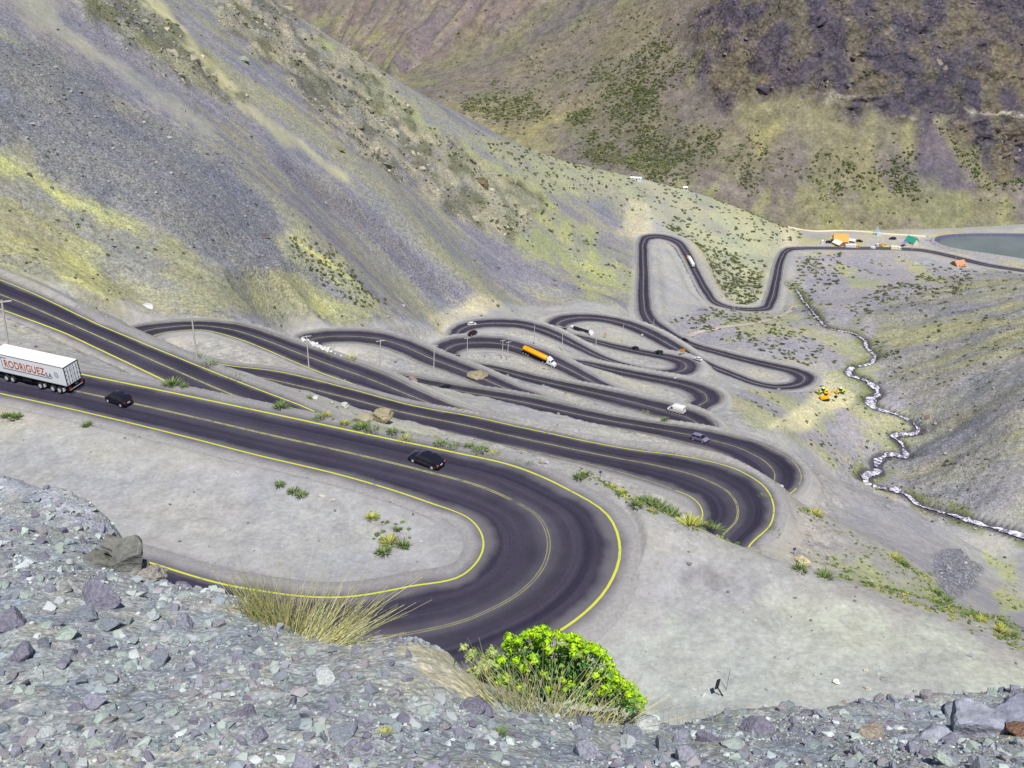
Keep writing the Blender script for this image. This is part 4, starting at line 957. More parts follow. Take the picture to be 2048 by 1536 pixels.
n = 1900; pos = pick_land(LAND, densc.astype(float), n, 156); sz = np.minimum(1.5 * (rng.pareto(2.2, n) + 1), 7.5)
CR_U = np.array([srgb(150, 146, 130), srgb(128, 126, 112), srgb(172, 166, 150), srgb(120, 116, 116)])
v, f, c_ = merge_instances(HULLS, pos, sz, CR_U[rng.integers(0, 4, n)] * rng.uniform(.8, 1.15, (n, 1)), 157, 1.2, .36)
tag(link("crags", np_mesh("crags", v, f, 3, m_crag, c_, False)), "pale broken rock ribs running down the left mountainside", "crags", kind="stuff")
# small stones on the near terraces
dens = ((LAND.Y < 140) & (LAND.Y > 48) & (D > 1.5)) * (.15 + sstep(.5, .65, fbm(X_ / 6, Y_ / 6, 111, 3)))
n = 9000; pos = pick_land(LAND, dens.astype(float), n, 16)
sz = np.minimum(.045 * (rng.pareto(2.0, n) + 1), .45)
cl = np.array([srgb(186, 184, 180), srgb(150, 148, 150), srgb(120, 116, 118)])[rng.integers(0, 3, n)]
v, f, c_ = merge_instances(HULLS, pos, sz, cl, 6)
tag(link("rubble", np_mesh("rubble", v, f, 3, m_scree, c_, False)), "scattered small stones on the gravel terraces around the large hairpin", "rubble", kind="stuff")

wp = []
for i in range(260):
    t = random.random(); x = 606 + 136 * t + random.gauss(0, 3); y = 672 + 74 * t + random.gauss(0, 2.2) + 5
    q = ghit(x, y)
    if abs(q.y - 250) < 60: wp.append(tuple(q + Vector((0, 0, .1))))
n = len(wp); v, f, c_ = merge_instances(HULLS, np.array(wp), rng.uniform(.35, 1.3, n), np.array([srgb(214, 212, 208), srgb(190, 190, 192)])[rng.integers(0, 2, n)], 171)
tag(link("white_rubble", np_mesh("white_rubble", v, f, 3, m_scree, c_, False)), "strip of white broken rubble above the lower end of the second left bend", "rubble", kind="stuff")
# ------------------------------------------------------------------ shrubs
def leaf_blob(seed, n=46):
    """a low shrub: leaf sized faces crowded over a squat uneven dome"""
    r = random.Random(seed); V = []; Fc = []
    lob = [(r.uniform(-.28, .28), r.uniform(-.28, .28), r.uniform(.2, .34)) for _ in range(4)]
    for i in range(n):
        cx, cy, rr = lob[i % 4]
        a = r.uniform(0, 6.28); e_ = math.asin(r.uniform(-.1, 1))
        d = Vector((math.cos(a) * math.cos(e_), math.sin(a) * math.cos(e_), math.sin(e_)))
        c = Vector((cx, cy, 0)) + Vector((d.x * rr, d.y * rr, d.z * rr * .95)) * r.uniform(.75, 1.05)
        t1 = d.orthogonal().normalized(); t1.rotate(Matrix.Rotation(r.uniform(0, 6.28), 3, d)); t2 = d.cross(t1)
        s_ = r.uniform(.09, .17); k = len(V)
        V += [c + t1 * s_, c + t2 * s_ * .8 + d * .05, c - t1 * s_, c - t2 * s_ * .8 - d * .02]; Fc += [(k, k + 1, k + 2), (k, k + 2, k + 3)]
    return np.array([tuple(p) for p in V]), np.array(Fc)
BL = [leaf_blob(i) for i in range(8)]
m_leaf = attr_mat("shrub_leaves", .85, .3, 1.5, .1)
GRN = np.array([srgb(80, 92, 58), srgb(96, 104, 66), srgb(70, 80, 54), srgb(118, 120, 82), srgb(92, 90, 64)])
PX, PY = sight(LAND.X, LAND.Y, LAND.Z)
spd = M_([(1270, 430), (1400, 490), (1470, 500), (1545, 560), (1530, 612), (1450, 600), (1400, 560), (1380, 500), (1300, 450)], 10, 121, 2)
vb = M_([(1370, 630), (1480, 610), (1560, 640), (1640, 700), (1600, 760), (1480, 690), (1380, 665)], 14, 122, 2) + M_([(1580, 510), (1700, 530), (1640, 600), (1590, 590)], 14, 123, 2) + M_([(1780, 560), (1960, 540), (1940, 580), (1700, 640), (1800, 700), (1740, 720), (1680, 640)], 16, 124, 2)
yb = M_([(560, 470), (660, 500), (740, 580), (780, 610), (700, 600), (620, 560)], 6, 125, 2)
clump = sstep(.42, .56, fbm(X_ / 12, Y_ / 18, 126, 3))
dens = vis * sstep(1, 4, D - sh) * (spur * 2.6 + spd * 11 + vb * 4 * (.3 + clump) + yb * 9 + bandA * 2.4 * clump + bandB * .8 * clump + ridge_y * 1.3 * clump + valley * .6 * clump + rslope * .25 * clump + olive * .2 + cutb * .2 + .01)
dens *= (flat_r < .3) * (LAND.Y > 140)
n = 5200; pos = pick_land(LAND, dens.astype(float), n, 21)
sz = rng.uniform(.9, 2.6, n) * np.clip(pos[:, 1] / 420, .5, 1.6)
PX, PY = sight(FAR.X, FAR.Y, FAR.Z)
visf = (PX > -100) & (PX < 2200) & (PY > -100)
fb2 = M_([(1200, 140), (1330, 60), (1380, 160), (1300, 210)], 12, 131, 2) + M_([(1840, 260), (2100, 330), (2100, 400), (1960, 390), (1880, 330)], 16, 132, 2) + M_([(1560, 330), (1700, 300), (1840, 330), (1880, 385), (1640, 380)], 20, 133, 2) + M_([(940, 190), (1010, 170), (1100, 240), (1000, 260), (920, 230)], 14, 134, 2)
clf = sstep(.42, .56, fbm(Xf / 22, Yf / 26, 135, 3))
densf = visf * (bushz * 2.6 * (.3 + clf) + fb2 * 2.2 * (.3 + clf) + tanr * .3 * clf + (1 - cliff) * .10 * clf * (FAR.Z > -335) + cliff * .04) * (1 - np.clip(greyfan, 0, 1))
nf = 6500; posf = pick_land(FAR, densf.astype(float), nf, 22)
posf[:, 1] += 0
szf = rng.uniform(1.4, 4.6, nf)
P_all = np.concatenate([pos, posf]); S_all = np.concatenate([sz, szf]); n = len(S_all)
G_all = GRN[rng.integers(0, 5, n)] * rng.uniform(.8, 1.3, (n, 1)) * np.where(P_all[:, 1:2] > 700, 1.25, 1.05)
xx, yy = sight(P_all[:, 0], P_all[:, 1], P_all[:, 2])
def seen(p):
    for L in (LAND, FAR):
        h = L.hit(*[float(q) for q in sight(p[0], p[1], p[2] + .5)])
        if h is not None and h.y < p[1] - 6: return False
    return True
app = S_all / np.linalg.norm(P_all, axis=1) * ((xx > 0) & (xx < 2048) & (yy > 0) & (yy < 1536))
order = np.argsort(-app); single = []
for k in order[:900]:
    if len(single) >= 300: break
    if seen(P_all[k]): single.append(k)
rest = np.ones(n, bool); rest[single] = False
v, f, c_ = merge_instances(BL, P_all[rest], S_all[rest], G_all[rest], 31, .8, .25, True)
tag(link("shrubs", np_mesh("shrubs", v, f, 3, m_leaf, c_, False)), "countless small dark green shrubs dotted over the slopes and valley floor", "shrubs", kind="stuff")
# low herbs along the terrace edges
PX, PY = sight(LAND.X, LAND.Y, LAND.Z)
hb = M_([(1165, 940), (1300, 1003), (1500, 1088), (1500, 1100), (1300, 1022), (1155, 962)], 3, 161, 1) * 3 + M_([(540, 778), (760, 845), (1110, 930), (1120, 944), (760, 878), (540, 815)], 4, 162, 1) + M_([(380, 705), (560, 790), (650, 835), (560, 828)], 3, 163, 1) + np.clip(vegline, 0, 1) * 1.6 + np.clip(yelr, 0, 1) + M_([(1590, 1010), (1800, 1115), (1900, 1200), (1880, 1210), (1780, 1130), (1590, 1025)], 4, 164, 1) * 2.5 + M_([(730, 1020), (830, 1060), (810, 1110), (740, 1080)], 6, 165, 1) * .5
n = 2600; pos_h = pick_land(LAND, (hb * (D > 1.2)).astype(float), n, 166); sz_h = rng.uniform(.25, .8, n)
HG = np.array([srgb(104, 124, 66), srgb(130, 142, 80), srgb(158, 160, 96), srgb(92, 112, 62)])
v, f, c_ = merge_instances(BL, pos_h, sz_h, HG[rng.integers(0, 4, n)] * rng.uniform(.8, 1.2, (n, 1)), 167, .8, .25, True)
tag(link("herbs", np_mesh("herbs", v, f, 3, m_leaf, c_, False)), "small green herbs fringing the terrace edges beside the road", "herbs", kind="stuff")
bme = []
for q in range(10):
    vb_, fb_ = BL[q % 8]; cc = GRN[q % 5]
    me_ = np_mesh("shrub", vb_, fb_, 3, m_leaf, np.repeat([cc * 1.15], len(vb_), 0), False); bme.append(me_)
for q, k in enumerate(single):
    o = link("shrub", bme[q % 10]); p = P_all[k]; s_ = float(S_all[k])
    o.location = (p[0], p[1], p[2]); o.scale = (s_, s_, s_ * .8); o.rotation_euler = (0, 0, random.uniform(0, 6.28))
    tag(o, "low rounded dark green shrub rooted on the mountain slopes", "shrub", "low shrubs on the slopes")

# ------------------------------------------------------------------ grasses
def tuft_mesh(name, seed, nb, h, spread, w, cols, mat, droop=.5, lean=(0, 0)):
    r = random.Random(seed); V = []; Fc = []; CL = []
    for i in range(nb):
        a = r.uniform(0, 6.28); q = r.random() ** .6
        base = Vector((math.cos(a) * spread * q * .5, math.sin(a) * spread * q * .5, 0))
        d = Vector((math.cos(a) * q * droop + lean[0], math.sin(a) * q * droop + lean[1], 1)).normalized(); hh = h * r.uniform(.5, 1.05)
        side = Vector((-math.sin(a), math.cos(a), 0)) if r.random() < .5 else Vector((1, 0, 0)); k = len(V); c = cols[r.randrange(len(cols))]
        bend = Vector((math.cos(a + r.uniform(-.5, .5)), math.sin(a), -.15)) * hh * r.uniform(.05, .28)
        for j, (tt, ww) in enumerate(((0, 1), (.4, .85), (.75, .55), (1, .12))):
            pt = base + d * hh * tt + bend * tt * tt
            V += [pt - side * w * ww, pt + side * w * ww]; CL += [c, c]
            if j: Fc.append((k + j * 2 - 2, k + j * 2 - 1, k + j * 2 + 1, k + j * 2))
    return np_mesh(name, [tuple(p) for p in V], Fc, 4, mat, np.array(CL), False)
m_grass = attr_mat("grass_blades", .8, .2, 3, .15)
gc = [srgb(98, 122, 64), srgb(118, 138, 78), srgb(86, 108, 60), srgb(136, 150, 96)]; gy = [srgb(190, 188, 96), srgb(170, 172, 84), srgb(140, 150, 76)]
tm = [tuft_mesh("grass_tuft", 40 + i, 130, .75, .9, .035, gc if i < 4 else gy, m_grass, 1.3) for i in range(6)]
TUFTS = [(395, 716), (418, 731), (440, 748), (468, 760), (505, 776), (535, 792), (345, 770), (368, 773), (562, 815), (618, 797), (655, 832), (690, 848), (640, 838), (722, 856), (745, 864), (785, 866), (812, 880), (832, 886), (880, 890), (908, 896), (938, 894), (962, 903), (985, 910), (1003, 917), (1035, 927), (1060, 930), (1170, 950), (1158, 957), (1225, 975), (1243, 986), (1282, 1002), (1300, 1008), (1318, 1018), (1342, 1032), (1380, 1052), (1402, 1056), (1425, 1064), (560, 971), (588, 985), (604, 992), (745, 1037), (780, 1086), (806, 1092), (768, 1106),
         (795, 1060), (1612, 1022), (1632, 1031), (1790, 1118), (1806, 1130), (1872, 1188), (1893, 1203), (1938, 1232), (1962, 1242), (2000, 1264), (2025, 1274), (175, 851), (12, 833), (30, 836), (1300, 833), (1290, 830), (1330, 840), (1600, 1140), (1650, 1155), (735, 745), (655, 718), (700, 720), (1272, 1012), (1545, 1068), (1530, 1000), (1000, 1470), (770, 1470)]
for i, (x, y) in enumerate(TUFTS):
    near = y > 1400
    p = rim(x, y) if near else ghit(x, y)
    if p is None: continue
    o = link("grass_tuft", tm[(i * 7) % 6]); s_ = random.uniform(.55, 1.25) * (.06 if near else min(1.6, max(.8, p.y / 110)))
    if 1280 <= x <= 1430 and 990 < y < 1070: s_ *= 1.4
    o.location = p; o.scale = (s_ * 1.3, s_ * 1.1, s_); o.rotation_euler = (0, 0, random.uniform(0, 6.28))
    if near: lb, g_ = ("tiny green sprig between the stones left of the yellow bush" if x < 900 else "tiny green sprig between the stones under the yellow bush"), None
    elif (i * 7) % 6 >= 4: lb, g_ = "clump of yellowing grass growing on a gravel verge of the winding road", "yellowing grass clumps on the verges"
    else: lb, g_ = "clump of green grass growing on a gravel verge of the winding road", "green grass clumps on the verges"
    tag(o, lb, "grass tuft", g_)

# the dry tussock on the rim
def stalks(name, spec, mat, parent=None):
    """spec: (base, direction, length, radius, bend, colour)"""
    V = []; Fc = []; CL = []
    for (b0, d, l, r_, bend, c) in spec:
        d = d.normalized(); s1 = d.cross(Vector((0, 1, .3))).normalized(); s2 = d.cross(s1).normalized(); k = len(V); n = 5
        for j in range(n + 1):
            t = j / n; pt = b0 + d * l * t + bend * (l * t * t); rr = r_ * (1 - .6 * t)
            for q in range(3):
                a = q * 2.094; V.append(tuple(pt + s1 * math.cos(a) * rr + s2 * math.sin(a) * rr)); CL.append(c)
            if j:
                for q in range(3): Fc.append((k + (j - 1) * 3 + q, k + (j - 1) * 3 + (q + 1) % 3, k + j * 3 + (q + 1) % 3, k + j * 3 + q))
    return link(name, np_mesh(name, V, Fc, 4, mat, np.array(CL), False), parent)
straw = [srgb(208, 202, 146), srgb(188, 182, 122), srgb(226, 222, 176), srgb(164, 162, 106), srgb(178, 184, 124)]
m_straw = attr_mat("straw", .75, .12, 20, .2)
# line of root points along the rim, taken from the bank itself
roots = [rim(x, y) for x, y in ((492, 1222), (510, 1232), (535, 1246), (560, 1256), (585, 1264), (610, 1275), (630, 1282), (650, 1288), (672, 1293))]
r0 = roots[0]
R_ = random.Random(5); root = empty("dry_tussock", "straw coloured dry grass tussock fanning out over the road at the rim of the bank", "grass tussock", tuple(roots[4]))
sp = []; sg = []
cen = roots[4]
for i in range(400):
    k = R_.random() ** .9; f_ = k * 7.99; a = roots[int(f_)]; b_ = roots[int(f_) + 1]; p = a.lerp(b_, f_ - int(f_)) + Vector((R_.gauss(0, .03), R_.gauss(.05, .05), R_.uniform(-.08, -.01))) - cen
    fan = -.6 + 1.75 * k + R_.gauss(0, .25)
    l = R_.uniform(.18, .38) + .10 * k * R_.random() + (.22 if R_.random() < .10 else 0)
    sp.append((p, Vector((math.sin(fan), R_.uniform(-.3, .35), math.cos(fan) + .15)), l, R_.uniform(.0012, .0028), Vector((R_.gauss(.06, .1), 0, R_.gauss(.02, .12) + .12 * k)), straw[R_.randrange(5)]))
for i in range(330):
    k = R_.random() * .55; f_ = k * 7.99; p = roots[int(f_)].lerp(roots[int(f_) + 1], f_ - int(f_)) + Vector((R_.gauss(0, .05), R_.gauss(.05, .06), -.04)) - cen
    sg.append((p, Vector((R_.gauss(-.05 + k * .6, .55), R_.gauss(0, .4), 1)), R_.uniform(.08, .24), R_.uniform(.0018, .0035), Vector((R_.gauss(0, .15), 0, 0)), [srgb(146, 154, 96), srgb(122, 134, 84), srgb(172, 170, 108), srgb(158, 146, 94)][R_.randrange(4)]))
stalks("stalks", sp, m_straw, root); stalks("green_blades", sg, m_straw, root)

# the yellow flowering bush and the dry stems in front of it
bb = [rim(x, y) for x, y in ((975, 1398), (1015, 1408), (1060, 1418), (1100, 1424), (1150, 1430), (1200, 1438), (1245, 1442))]
cen = bb[3] + Vector((0, .30, -.16)); bush = empty("flowering_bush", "round bush of bright yellow green flower heads behind dry stems at the rim", "bush", tuple(cen))
D0 = cen.length / F   # metres per surveyed unit at the bush
stem = []; LV = []; LF = []; LC = []; FV = []; FF = []; FC = []
def leaf(V, Fc, CL, p, n_, s_, c):
    t1 = n_.orthogonal().normalized(); t1.rotate(Matrix.Rotation(R_.uniform(0, 6.28), 3, n_)); t2 = n_.cross(t1); k = len(V)
    V += [tuple(p - t1 * s_), tuple(p + t2 * s_ * .5), tuple(p + t1 * s_), tuple(p - t2 * s_ * .5)]; Fc.append((k, k + 1, k + 2, k + 3)); CL += [c] * 4
HEADS = []
def outline(x):   # top of the bush (surveyed units) over its width
    pts = [(922, 1300), (960, 1310), (1000, 1290), (1032, 1262), (1075, 1252), (1110, 1246), (1135, 1262), (1170, 1275), (1195, 1285), (1215, 1310), (1240, 1335), (1262, 1350), (1285, 1390)]
    for (a, b1), (c, d1) in zip(pts, pts[1:]):
        if a <= x <= c: return b1 + (d1 - b1) * (x - a) / (c - a)
    return 1400
for i in range(215):
    x = R_.uniform(935, 1284); top = outline(x); bot = 1405 if x < 1100 else 1420
    y = top + (bot - top) * (R_.random() ** 1.5) * .8 + 8
    dep = R_.uniform(-.22, .28)
    if 1170 < x < 1182 and y < 1290: continue
    HEADS.append((x, y, dep))
HEADS += [(927, 1296, .05), (945, 1305, .0), (968, 1316, .05), (983, 1300, 0), (1018, 1275, 0), (1030, 1290, 0)]
u0, t0 = bearing(1110, 1420)
for (x, y, dep) in HEADS:
    hp = Vector(at(x, y, Y=cen.y + dep)) - cen
    rt = Vector((hp.x * .45, R_.uniform(-.05, .1), R_.uniform(-.1, .02)))
    d = hp - rt; l = d.length
    stem.append((rt, d, l, R_.uniform(.003, .005), Vector((0, 0, 0)), srgb(70, 110, 66)))
    pale_ = x < 990 or R_.random() < .12
    for q in range(17):
        tt = R_.uniform(.15, .95); p = rt + d * tt + Vector((R_.gauss(0, .03), R_.gauss(0, .03), R_.gauss(0, .02)))
        leaf(LV, LF, LC, p, Vector((R_.gauss(0, 1), R_.gauss(-.4, .7), R_.gauss(.5, .6))).normalized(), R_.uniform(.012, .028), [srgb(78, 124, 66), srgb(94, 142, 70), srgb(62, 108, 70), srgb(124, 166, 72), srgb(150, 176, 92)][R_.randrange(5)])
    dens_ = 52 if y < outline(x) + 80 else 20
    for q in range(dens_):
        dd = Vector((R_.gauss(0, 1), R_.gauss(0, 1), R_.gauss(.5, .7))).normalized(); p = hp + dd * R_.uniform(.006, .036) * (1 if dens_ > 20 else .8)
        c = ([srgb(176, 190, 120), srgb(150, 168, 100)] if pale_ else [srgb(168, 214, 24), srgb(190, 226, 44), srgb(140, 196, 30), srgb(172, 206, 50)])[R_.randrange(2 if pale_ else 4)]
        leaf(FV, FF, FC, p, dd, R_.uniform(.009, .018), c)
stalks("stems", stem, m_grass, bush)
m_fl = attr_mat("flower_heads", .7, .1, 30, .1)
link("foliage", np_mesh("foliage", LV, LF, 4, m_grass, np.array(LC), False), bush)
link("flowers", np_mesh("flowers", FV, FF, 4, m_fl, np.array(FC), False), bush)
sp = []
for i in range(230):
    k = R_.random() * 5.99; p = bb[int(k)].lerp(bb[int(k) + 1], k - int(k)) + Vector((0, R_.uniform(-.10, .02), -.0)) - cen
    f_ = (k / 6 - .5) * 1.0 + R_.gauss(0, .3)
    sp.append((p, Vector((math.sin(f_), R_.uniform(-.2, .1), math.cos(f_))), R_.uniform(.22, .48) * (1.25 if R_.random() < .2 else 1), R_.uniform(.0016, .0028), Vector((R_.gauss(0, .12), 0, 0)), [srgb(232, 228, 188), srgb(214, 208, 156), srgb(190, 190, 128)][R_.randrange(3)]))
dg = empty("dry_grass", "pale dry grass stems standing in front of the yellow flowering bush", "dry grass", tuple(cen)); stalks("stalks", sp, m_straw, dg)
sp = []
e0 = [rim(x, 1446) for x in (1352, 1375, 1400, 1425, 1445)]
for i in range(26):
    p = e0[R_.randrange(5)] + Vector((R_.gauss(0, .05), .04, -.03)) - e0[2]
    sp.append((p, Vector((R_.gauss(0, .25), 0, 1)), R_.uniform(.06, .17), .0022, Vector((0, 0, 0)), [srgb(206, 204, 160), srgb(186, 192, 120)][i % 2]))
dg = empty("dry_grass", "sparse pale grass stems below the small dark sign", "dry grass", tuple(e0[2])); stalks("stalks", sp, m_straw, dg)
# ------------------------------------------------------------------ water
m_creek, nt, b = new_mat("rapids")
b.inputs["Roughness"].default_value = .25
v_ = coords(nt); n1 = noise(nt, v_, .55, 6, .8); n2 = noise(nt, v_, .22, 4, .6)
nt.links.new(mixc(nt, ramp(nt, n1, [(.42, srgb(50, 48, 60)), (.48, srgb(140, 138, 160)), (.56, srgb(244, 242, 252))]), srgb(170, 166, 196), .12), b.inputs["Base Color"])
bump(nt, b, n1, .8, .3)
W2 = CC[:, 3] * .52 * np.clip(480 / CC[:, 1], .5, 1)
tg = np.gradient(CC[:, :2], axis=0); tg /= np.linalg.norm(tg, axis=1)[:, None] + 1e-9
nn = np.stack([-tg[:, 1], tg[:, 0], 0 * tg[:, 0]], 1)
wob = (fbm(np.arange(len(CC)) / 5., np.zeros(len(CC)), 141, 3) - .5) * 1.6
c0 = CC[:, :3] + nn * wob[:, None]
hw_ = np.clip(W2 * (1 + 2.2 * (fbm(np.arange(len(CC)) / 3., np.ones(len(CC)) * 7, 142, 3) - .5)), .25, 6)
v, f, _ = strip_mesh(c0 - nn * hw_[:, None], c0 + nn * hw_[:, None], .12, 5, None)
kr = np.repeat(fbm(np.arange(len(CC) - 1) / 2.2, np.zeros(len(CC) - 1) + 3, 144, 2) > .2, 4); f = f[kr]
vz = v.copy(); vz[:, 2] += (fbm(v[:, 0] / 1.3, v[:, 1] / 1.3, 143, 3) - .5) * .8
tag(link("stream", np_mesh("stream", vz, f, 4, m_creek)), kind="structure")
# settling pond
m_water, nt, b = new_mat("pond_water")
b.inputs["Roughness"].default_value = .22; b.inputs["Specular IOR Level"].default_value = .4
n1 = noise(nt, coords(nt), .03, 4); nt.links.new(ramp(nt, n1, [(.3, srgb(96, 108, 108)), (.7, srgb(114, 124, 128))]), b.inputs["Base Color"])
bump(nt, b, noise(nt, coords(nt), 1.4, 3), .12, .1)
m_liner = plain("pond_liner", srgb(84, 84, 108), .7, 0, .15, .4); m_rim = plain("pond_rim_gravel", srgb(150, 148, 150), .95, 0, .2, .5)
rimpx = [(1868, 482), (1872, 475), (1890, 471), (1920, 468.5), (1960, 467.5), (2040, 468), (2200, 470), (2300, 480), (2330, 510), (2300, 540), (2200, 540), (2100, 528), (2048, 518.5), (1980, 508), (1920, 499), (1888, 492)]
RIMP = [at(x, y, z=-319.2) for x, y in rimpx]
rp = catmull(np.array(RIMP + [RIMP[0]]), 3.0); ctr = rp.mean(0)
def ring(off, z):
    d = rp - ctr; l = np.linalg.norm(d[:, :2], axis=1)[:, None]; q = rp + d / l * off; q = q.copy(); q[:, 2] = z; return q
pond = empty("settling_pond", "large dark green settling pond with a dark liner at the right edge", "pond", tuple(ctr))
def ringstrip(name, a, b_, mat):
    V = np.stack([a, b_], 1).reshape(-1, 3) - ctr; return link(name, np_mesh(name, V, grid_faces(len(a), 2), 4, mat, None, False), pond)
ringstrip("liner", ring(-5, -321.0), ring(0, -318.8), m_liner); ringstrip("rim", ring(0, -318.8), ring(1.6, -318.8), m_rim); ringstrip("embankment", ring(1.6, -318.8), ring(6, -322), m_rim)
q = ring(-4.2, -320.6) - ctr
me = bpy.data.meshes.new("water"); me.from_pydata([tuple(p) for p in q[:-1]], [], [list(range(len(q) - 1))]); me.materials.append(m_water); link("water", me, pond)
PX, PY = sight(LAND.X, LAND.Y, LAND.Z)
# keep the ground below the pond's basin
inside = np.hypot((LAND.X - ctr[0]) / 1, (LAND.Y - ctr[1]) / 1) < 0
def in_poly(px_, py_, poly):
    c = np.zeros(px_.shape, bool); j = len(poly) - 1
    for i in range(len(poly)):
        (xi, yi), (xj, yj) = poly[i][:2], poly[j][:2]
        if yi != yj: c ^= ((yi > py_) != (yj > py_)) & (px_ < (xj - xi) * (py_ - yi) / (yj - yi) + xi)
        j = i
    return c
me = ter.data; co = np.empty(len(me.vertices) * 3, np.float32); me.vertices.foreach_get("co", co); co = co.reshape(-1, 3)
inn = in_poly(co[:, 0], co[:, 1], ring(3, 0)); co[inn, 2] = np.minimum(co[inn, 2], -323.0)
out = in_poly(co[:, 0], co[:, 1], ring(14, 0)) & ~inn; co[out, 2] = np.minimum(co[out, 2], -320.4)
me.vertices.foreach_set("co", co.ravel()); me.update()
LAND.Z = co[:, 2].reshape(LAND.X.shape).astype(float)

# ------------------------------------------------------------------ vehicles
m_tyre = plain("tyre_rubber", (.02, .02, .022), .85, var=.1); m_rim_ = plain("alloy", (.62, .63, .68), .4, .1, .05)
m_glass = plain("dark_glass", (.012, .014, .02), .08, 0, .05, spec=.6); m_under = plain("black_trim", (.018, .018, .02), .6)
m_white = plain("white_paint", (.78, .79, .80), .35, 0, .03, coat=.3); m_red = plain("red_lens", srgb(190, 40, 24), .25, 0, .1, coat=.5); m_orl = plain("orange_lens", srgb(226, 110, 40), .25, 0, .1)
m_lamp = plain("clear_lens", srgb(214, 216, 220), .2, 0, .05); m_plate = plain("number_plate", (.75, .75, .72), .5, 0, .03)
m_steel = plain("galvanised_steel", srgb(140, 142, 146), .5, .5, .12)
def wheel(parent, x, y, r, w, side, name="wheel"):
    t = MB().lathe([(0, r * .6), (0, r * .93), (w * .15, r), (w * .85, r), (w, r * .93), (w, r * .6)], (0, -w / 2, 0), (0, 1, 0), 18).build("tyre", m_tyre, None, True)
    t.name = name; t.parent = parent; t.location = (x, y, r)
    rm = MB().lathe([(0, r * .60), (.012, r * .6), (.02, r * .5), (-.01, r * .2), (.02, r * .12)], (0, side * (w / 2 + .006), 0), (0, side, 0), 14)
    rm.build("rim", m_rim_, t, True)
    return t
def car(label, cat, paint_m, L, Wd, H, stations, cabin, group=None, lamp=m_red, roofrail=False, name="car"):
    """stations: (x, half width, sill, belt); cabin: (x_base_front, x_roof_front, x_roof_rear, x_base_rear). x runs forward"""
    root = empty(name, label, cat, group=group)
    rings = []
    for (x, hw, zs, zb) in stations:
        m_ = zs + (zb - zs) * .45
        rings.append([(x, hw * .86, zs), (x, hw * .97, zs + .1), (x, hw, m_), (x, hw * .95, zb - .05), (x, hw * .80, zb), (x, 0, zb + .03), (x, -hw * .80, zb), (x, -hw * .95, zb - .05), (x, -hw, m_), (x, -hw * .97, zs + .1), (x, -hw * .86, zs), (x, 0, zs)])
    MB().loft(rings).build("body", paint_m, root, True)
    xf, rf, rr, xr = cabin
    zbf = np.interp(xf, [s[0] for s in stations][::-1], [s[3] for s in stations][::-1]); zbr = np.interp(xr, [s[0] for s in stations][::-1], [s[3] for s in stations][::-1]); zb = (zbf + zbr) / 2
    hw = Wd / 2
    def rg(x0, x1, y, z): return [(x0, y, z), (x0, -y, z), (x1, -y, z), (x1, y, z)]
    g = MB().loft([rg(xf, xr, hw * .90, min(zbf, zbr) - .06), rg(xf, xr, hw * .89, zb + .0), rg(rf + .04, rr - .04, hw * .70, H - .05)]); g.build("windows", m_glass, root)
    r_ = MB(); n = 7; rings = []
    for i in range(n):
        x = rf + .08 + (rr - .08 - rf - .08) * i / (n - 1); cz = H - .05 + .055 * math.sin(math.pi * i / (n - 1)); 
        rings.append([(x, hw * .72, H - .07), (x, hw * .66, cz), (x, 0, cz + .02), (x, -hw * .66, cz), (x, -hw * .72, H - .07), (x, 0, H - .09)])
    r_.loft(rings); r_.build("roof", paint_m, root, True)
    for s in (1, -1):
        for (a_, b__, w_) in (((xf, s * hw * .90, zbf - .03), (rf + .06, s * hw * .71, H - .05), .035), ((xr, s * hw * .90, zbr - .03), (rr - .05, s * hw * .71, H - .05), .055), (((rf + rr) / 2 - .1, s * hw * .905, zb), ((rf + rr) / 2 - .05, s * hw * .715, H - .05), .035)):
            MB().tube(a_, b__, w_, n=5).build("pillar", paint_m, root)
        MB().box((xf - .35, s * (hw + .06), zbf + .04), (.14, .16, .11), bev=.03).build("mirror", paint_m, root, True)
        x0 = stations[0][0]; x1 = stations[-1][0]
        MB().box((x0 - .10, s * hw * .62, stations[0][3] - .10), (.20, hw * .36, .13), bev=.03).build("headlight", m_lamp, root, True)
        MB().box((x1 + .08, s * hw * .72, stations[-1][3] - .14), (.2, hw * .36, .2), bev=.04).build("tail_light", lamp, root, True)
    r = .31 if H < 1.6 else .36; xa = stations[0][0] - L * .19; xb = stations[-1][0] + L * .18
    for s in (1, -1):
        for x in (xa, xb):
            MB().lathe([(0, r * 1.17), (.02, r * 1.17)], (x, s * (hw - .035), r), (0, s, 0), 16).build("wheel_arch", m_under, root)
            wheel(root, x, s * (hw - .09), r, .2, s)
    MB().box((stations[-1][0] - .01, 0, .62), (.03, .42, .12)).build("number_plate", m_plate, root)
    MB().box((stations[-1][0] + .05, 0, .40), (.24, Wd * .84, .2), bev=.05).build("rear_bumper", paint_m, root, True)
    MB().box((stations[0][0] - .05, 0, .40), (.24, Wd * .84, .2), bev=.05).build("front_bumper", m_under, root, True)
    return root
SED = lambda L, W: [(L / 2, W * .36, .30, .66), (L / 2 - .12, W * .46, .24, .76), (L / 2 - .5, W * .49, .2, .84), (L / 2 - 1.2, W * .5, .18, .92), (0, W * .5, .18, .95), (-L / 2 + 1.2, W * .5, .18, .97), (-L / 2 + .45, W * .49, .2, 1.0), (-L / 2 + .1, W * .46, .26, .97), (-L / 2, W * .40, .34, .88)]
HAT = lambda L, W: [(L / 2, W * .36, .30, .68), (L / 2 - .12, W * .46, .24, .80), (L / 2 - .5, W * .49, .2, .90), (L / 2 - 1.0, W * .5, .2, .98), (0, W * .5, .2, 1.0), (-L / 2 + .6, W * .5, .2, 1.02), (-L / 2 + .1, W * .47, .26, 1.02), (-L / 2, W * .42, .34, .94)]
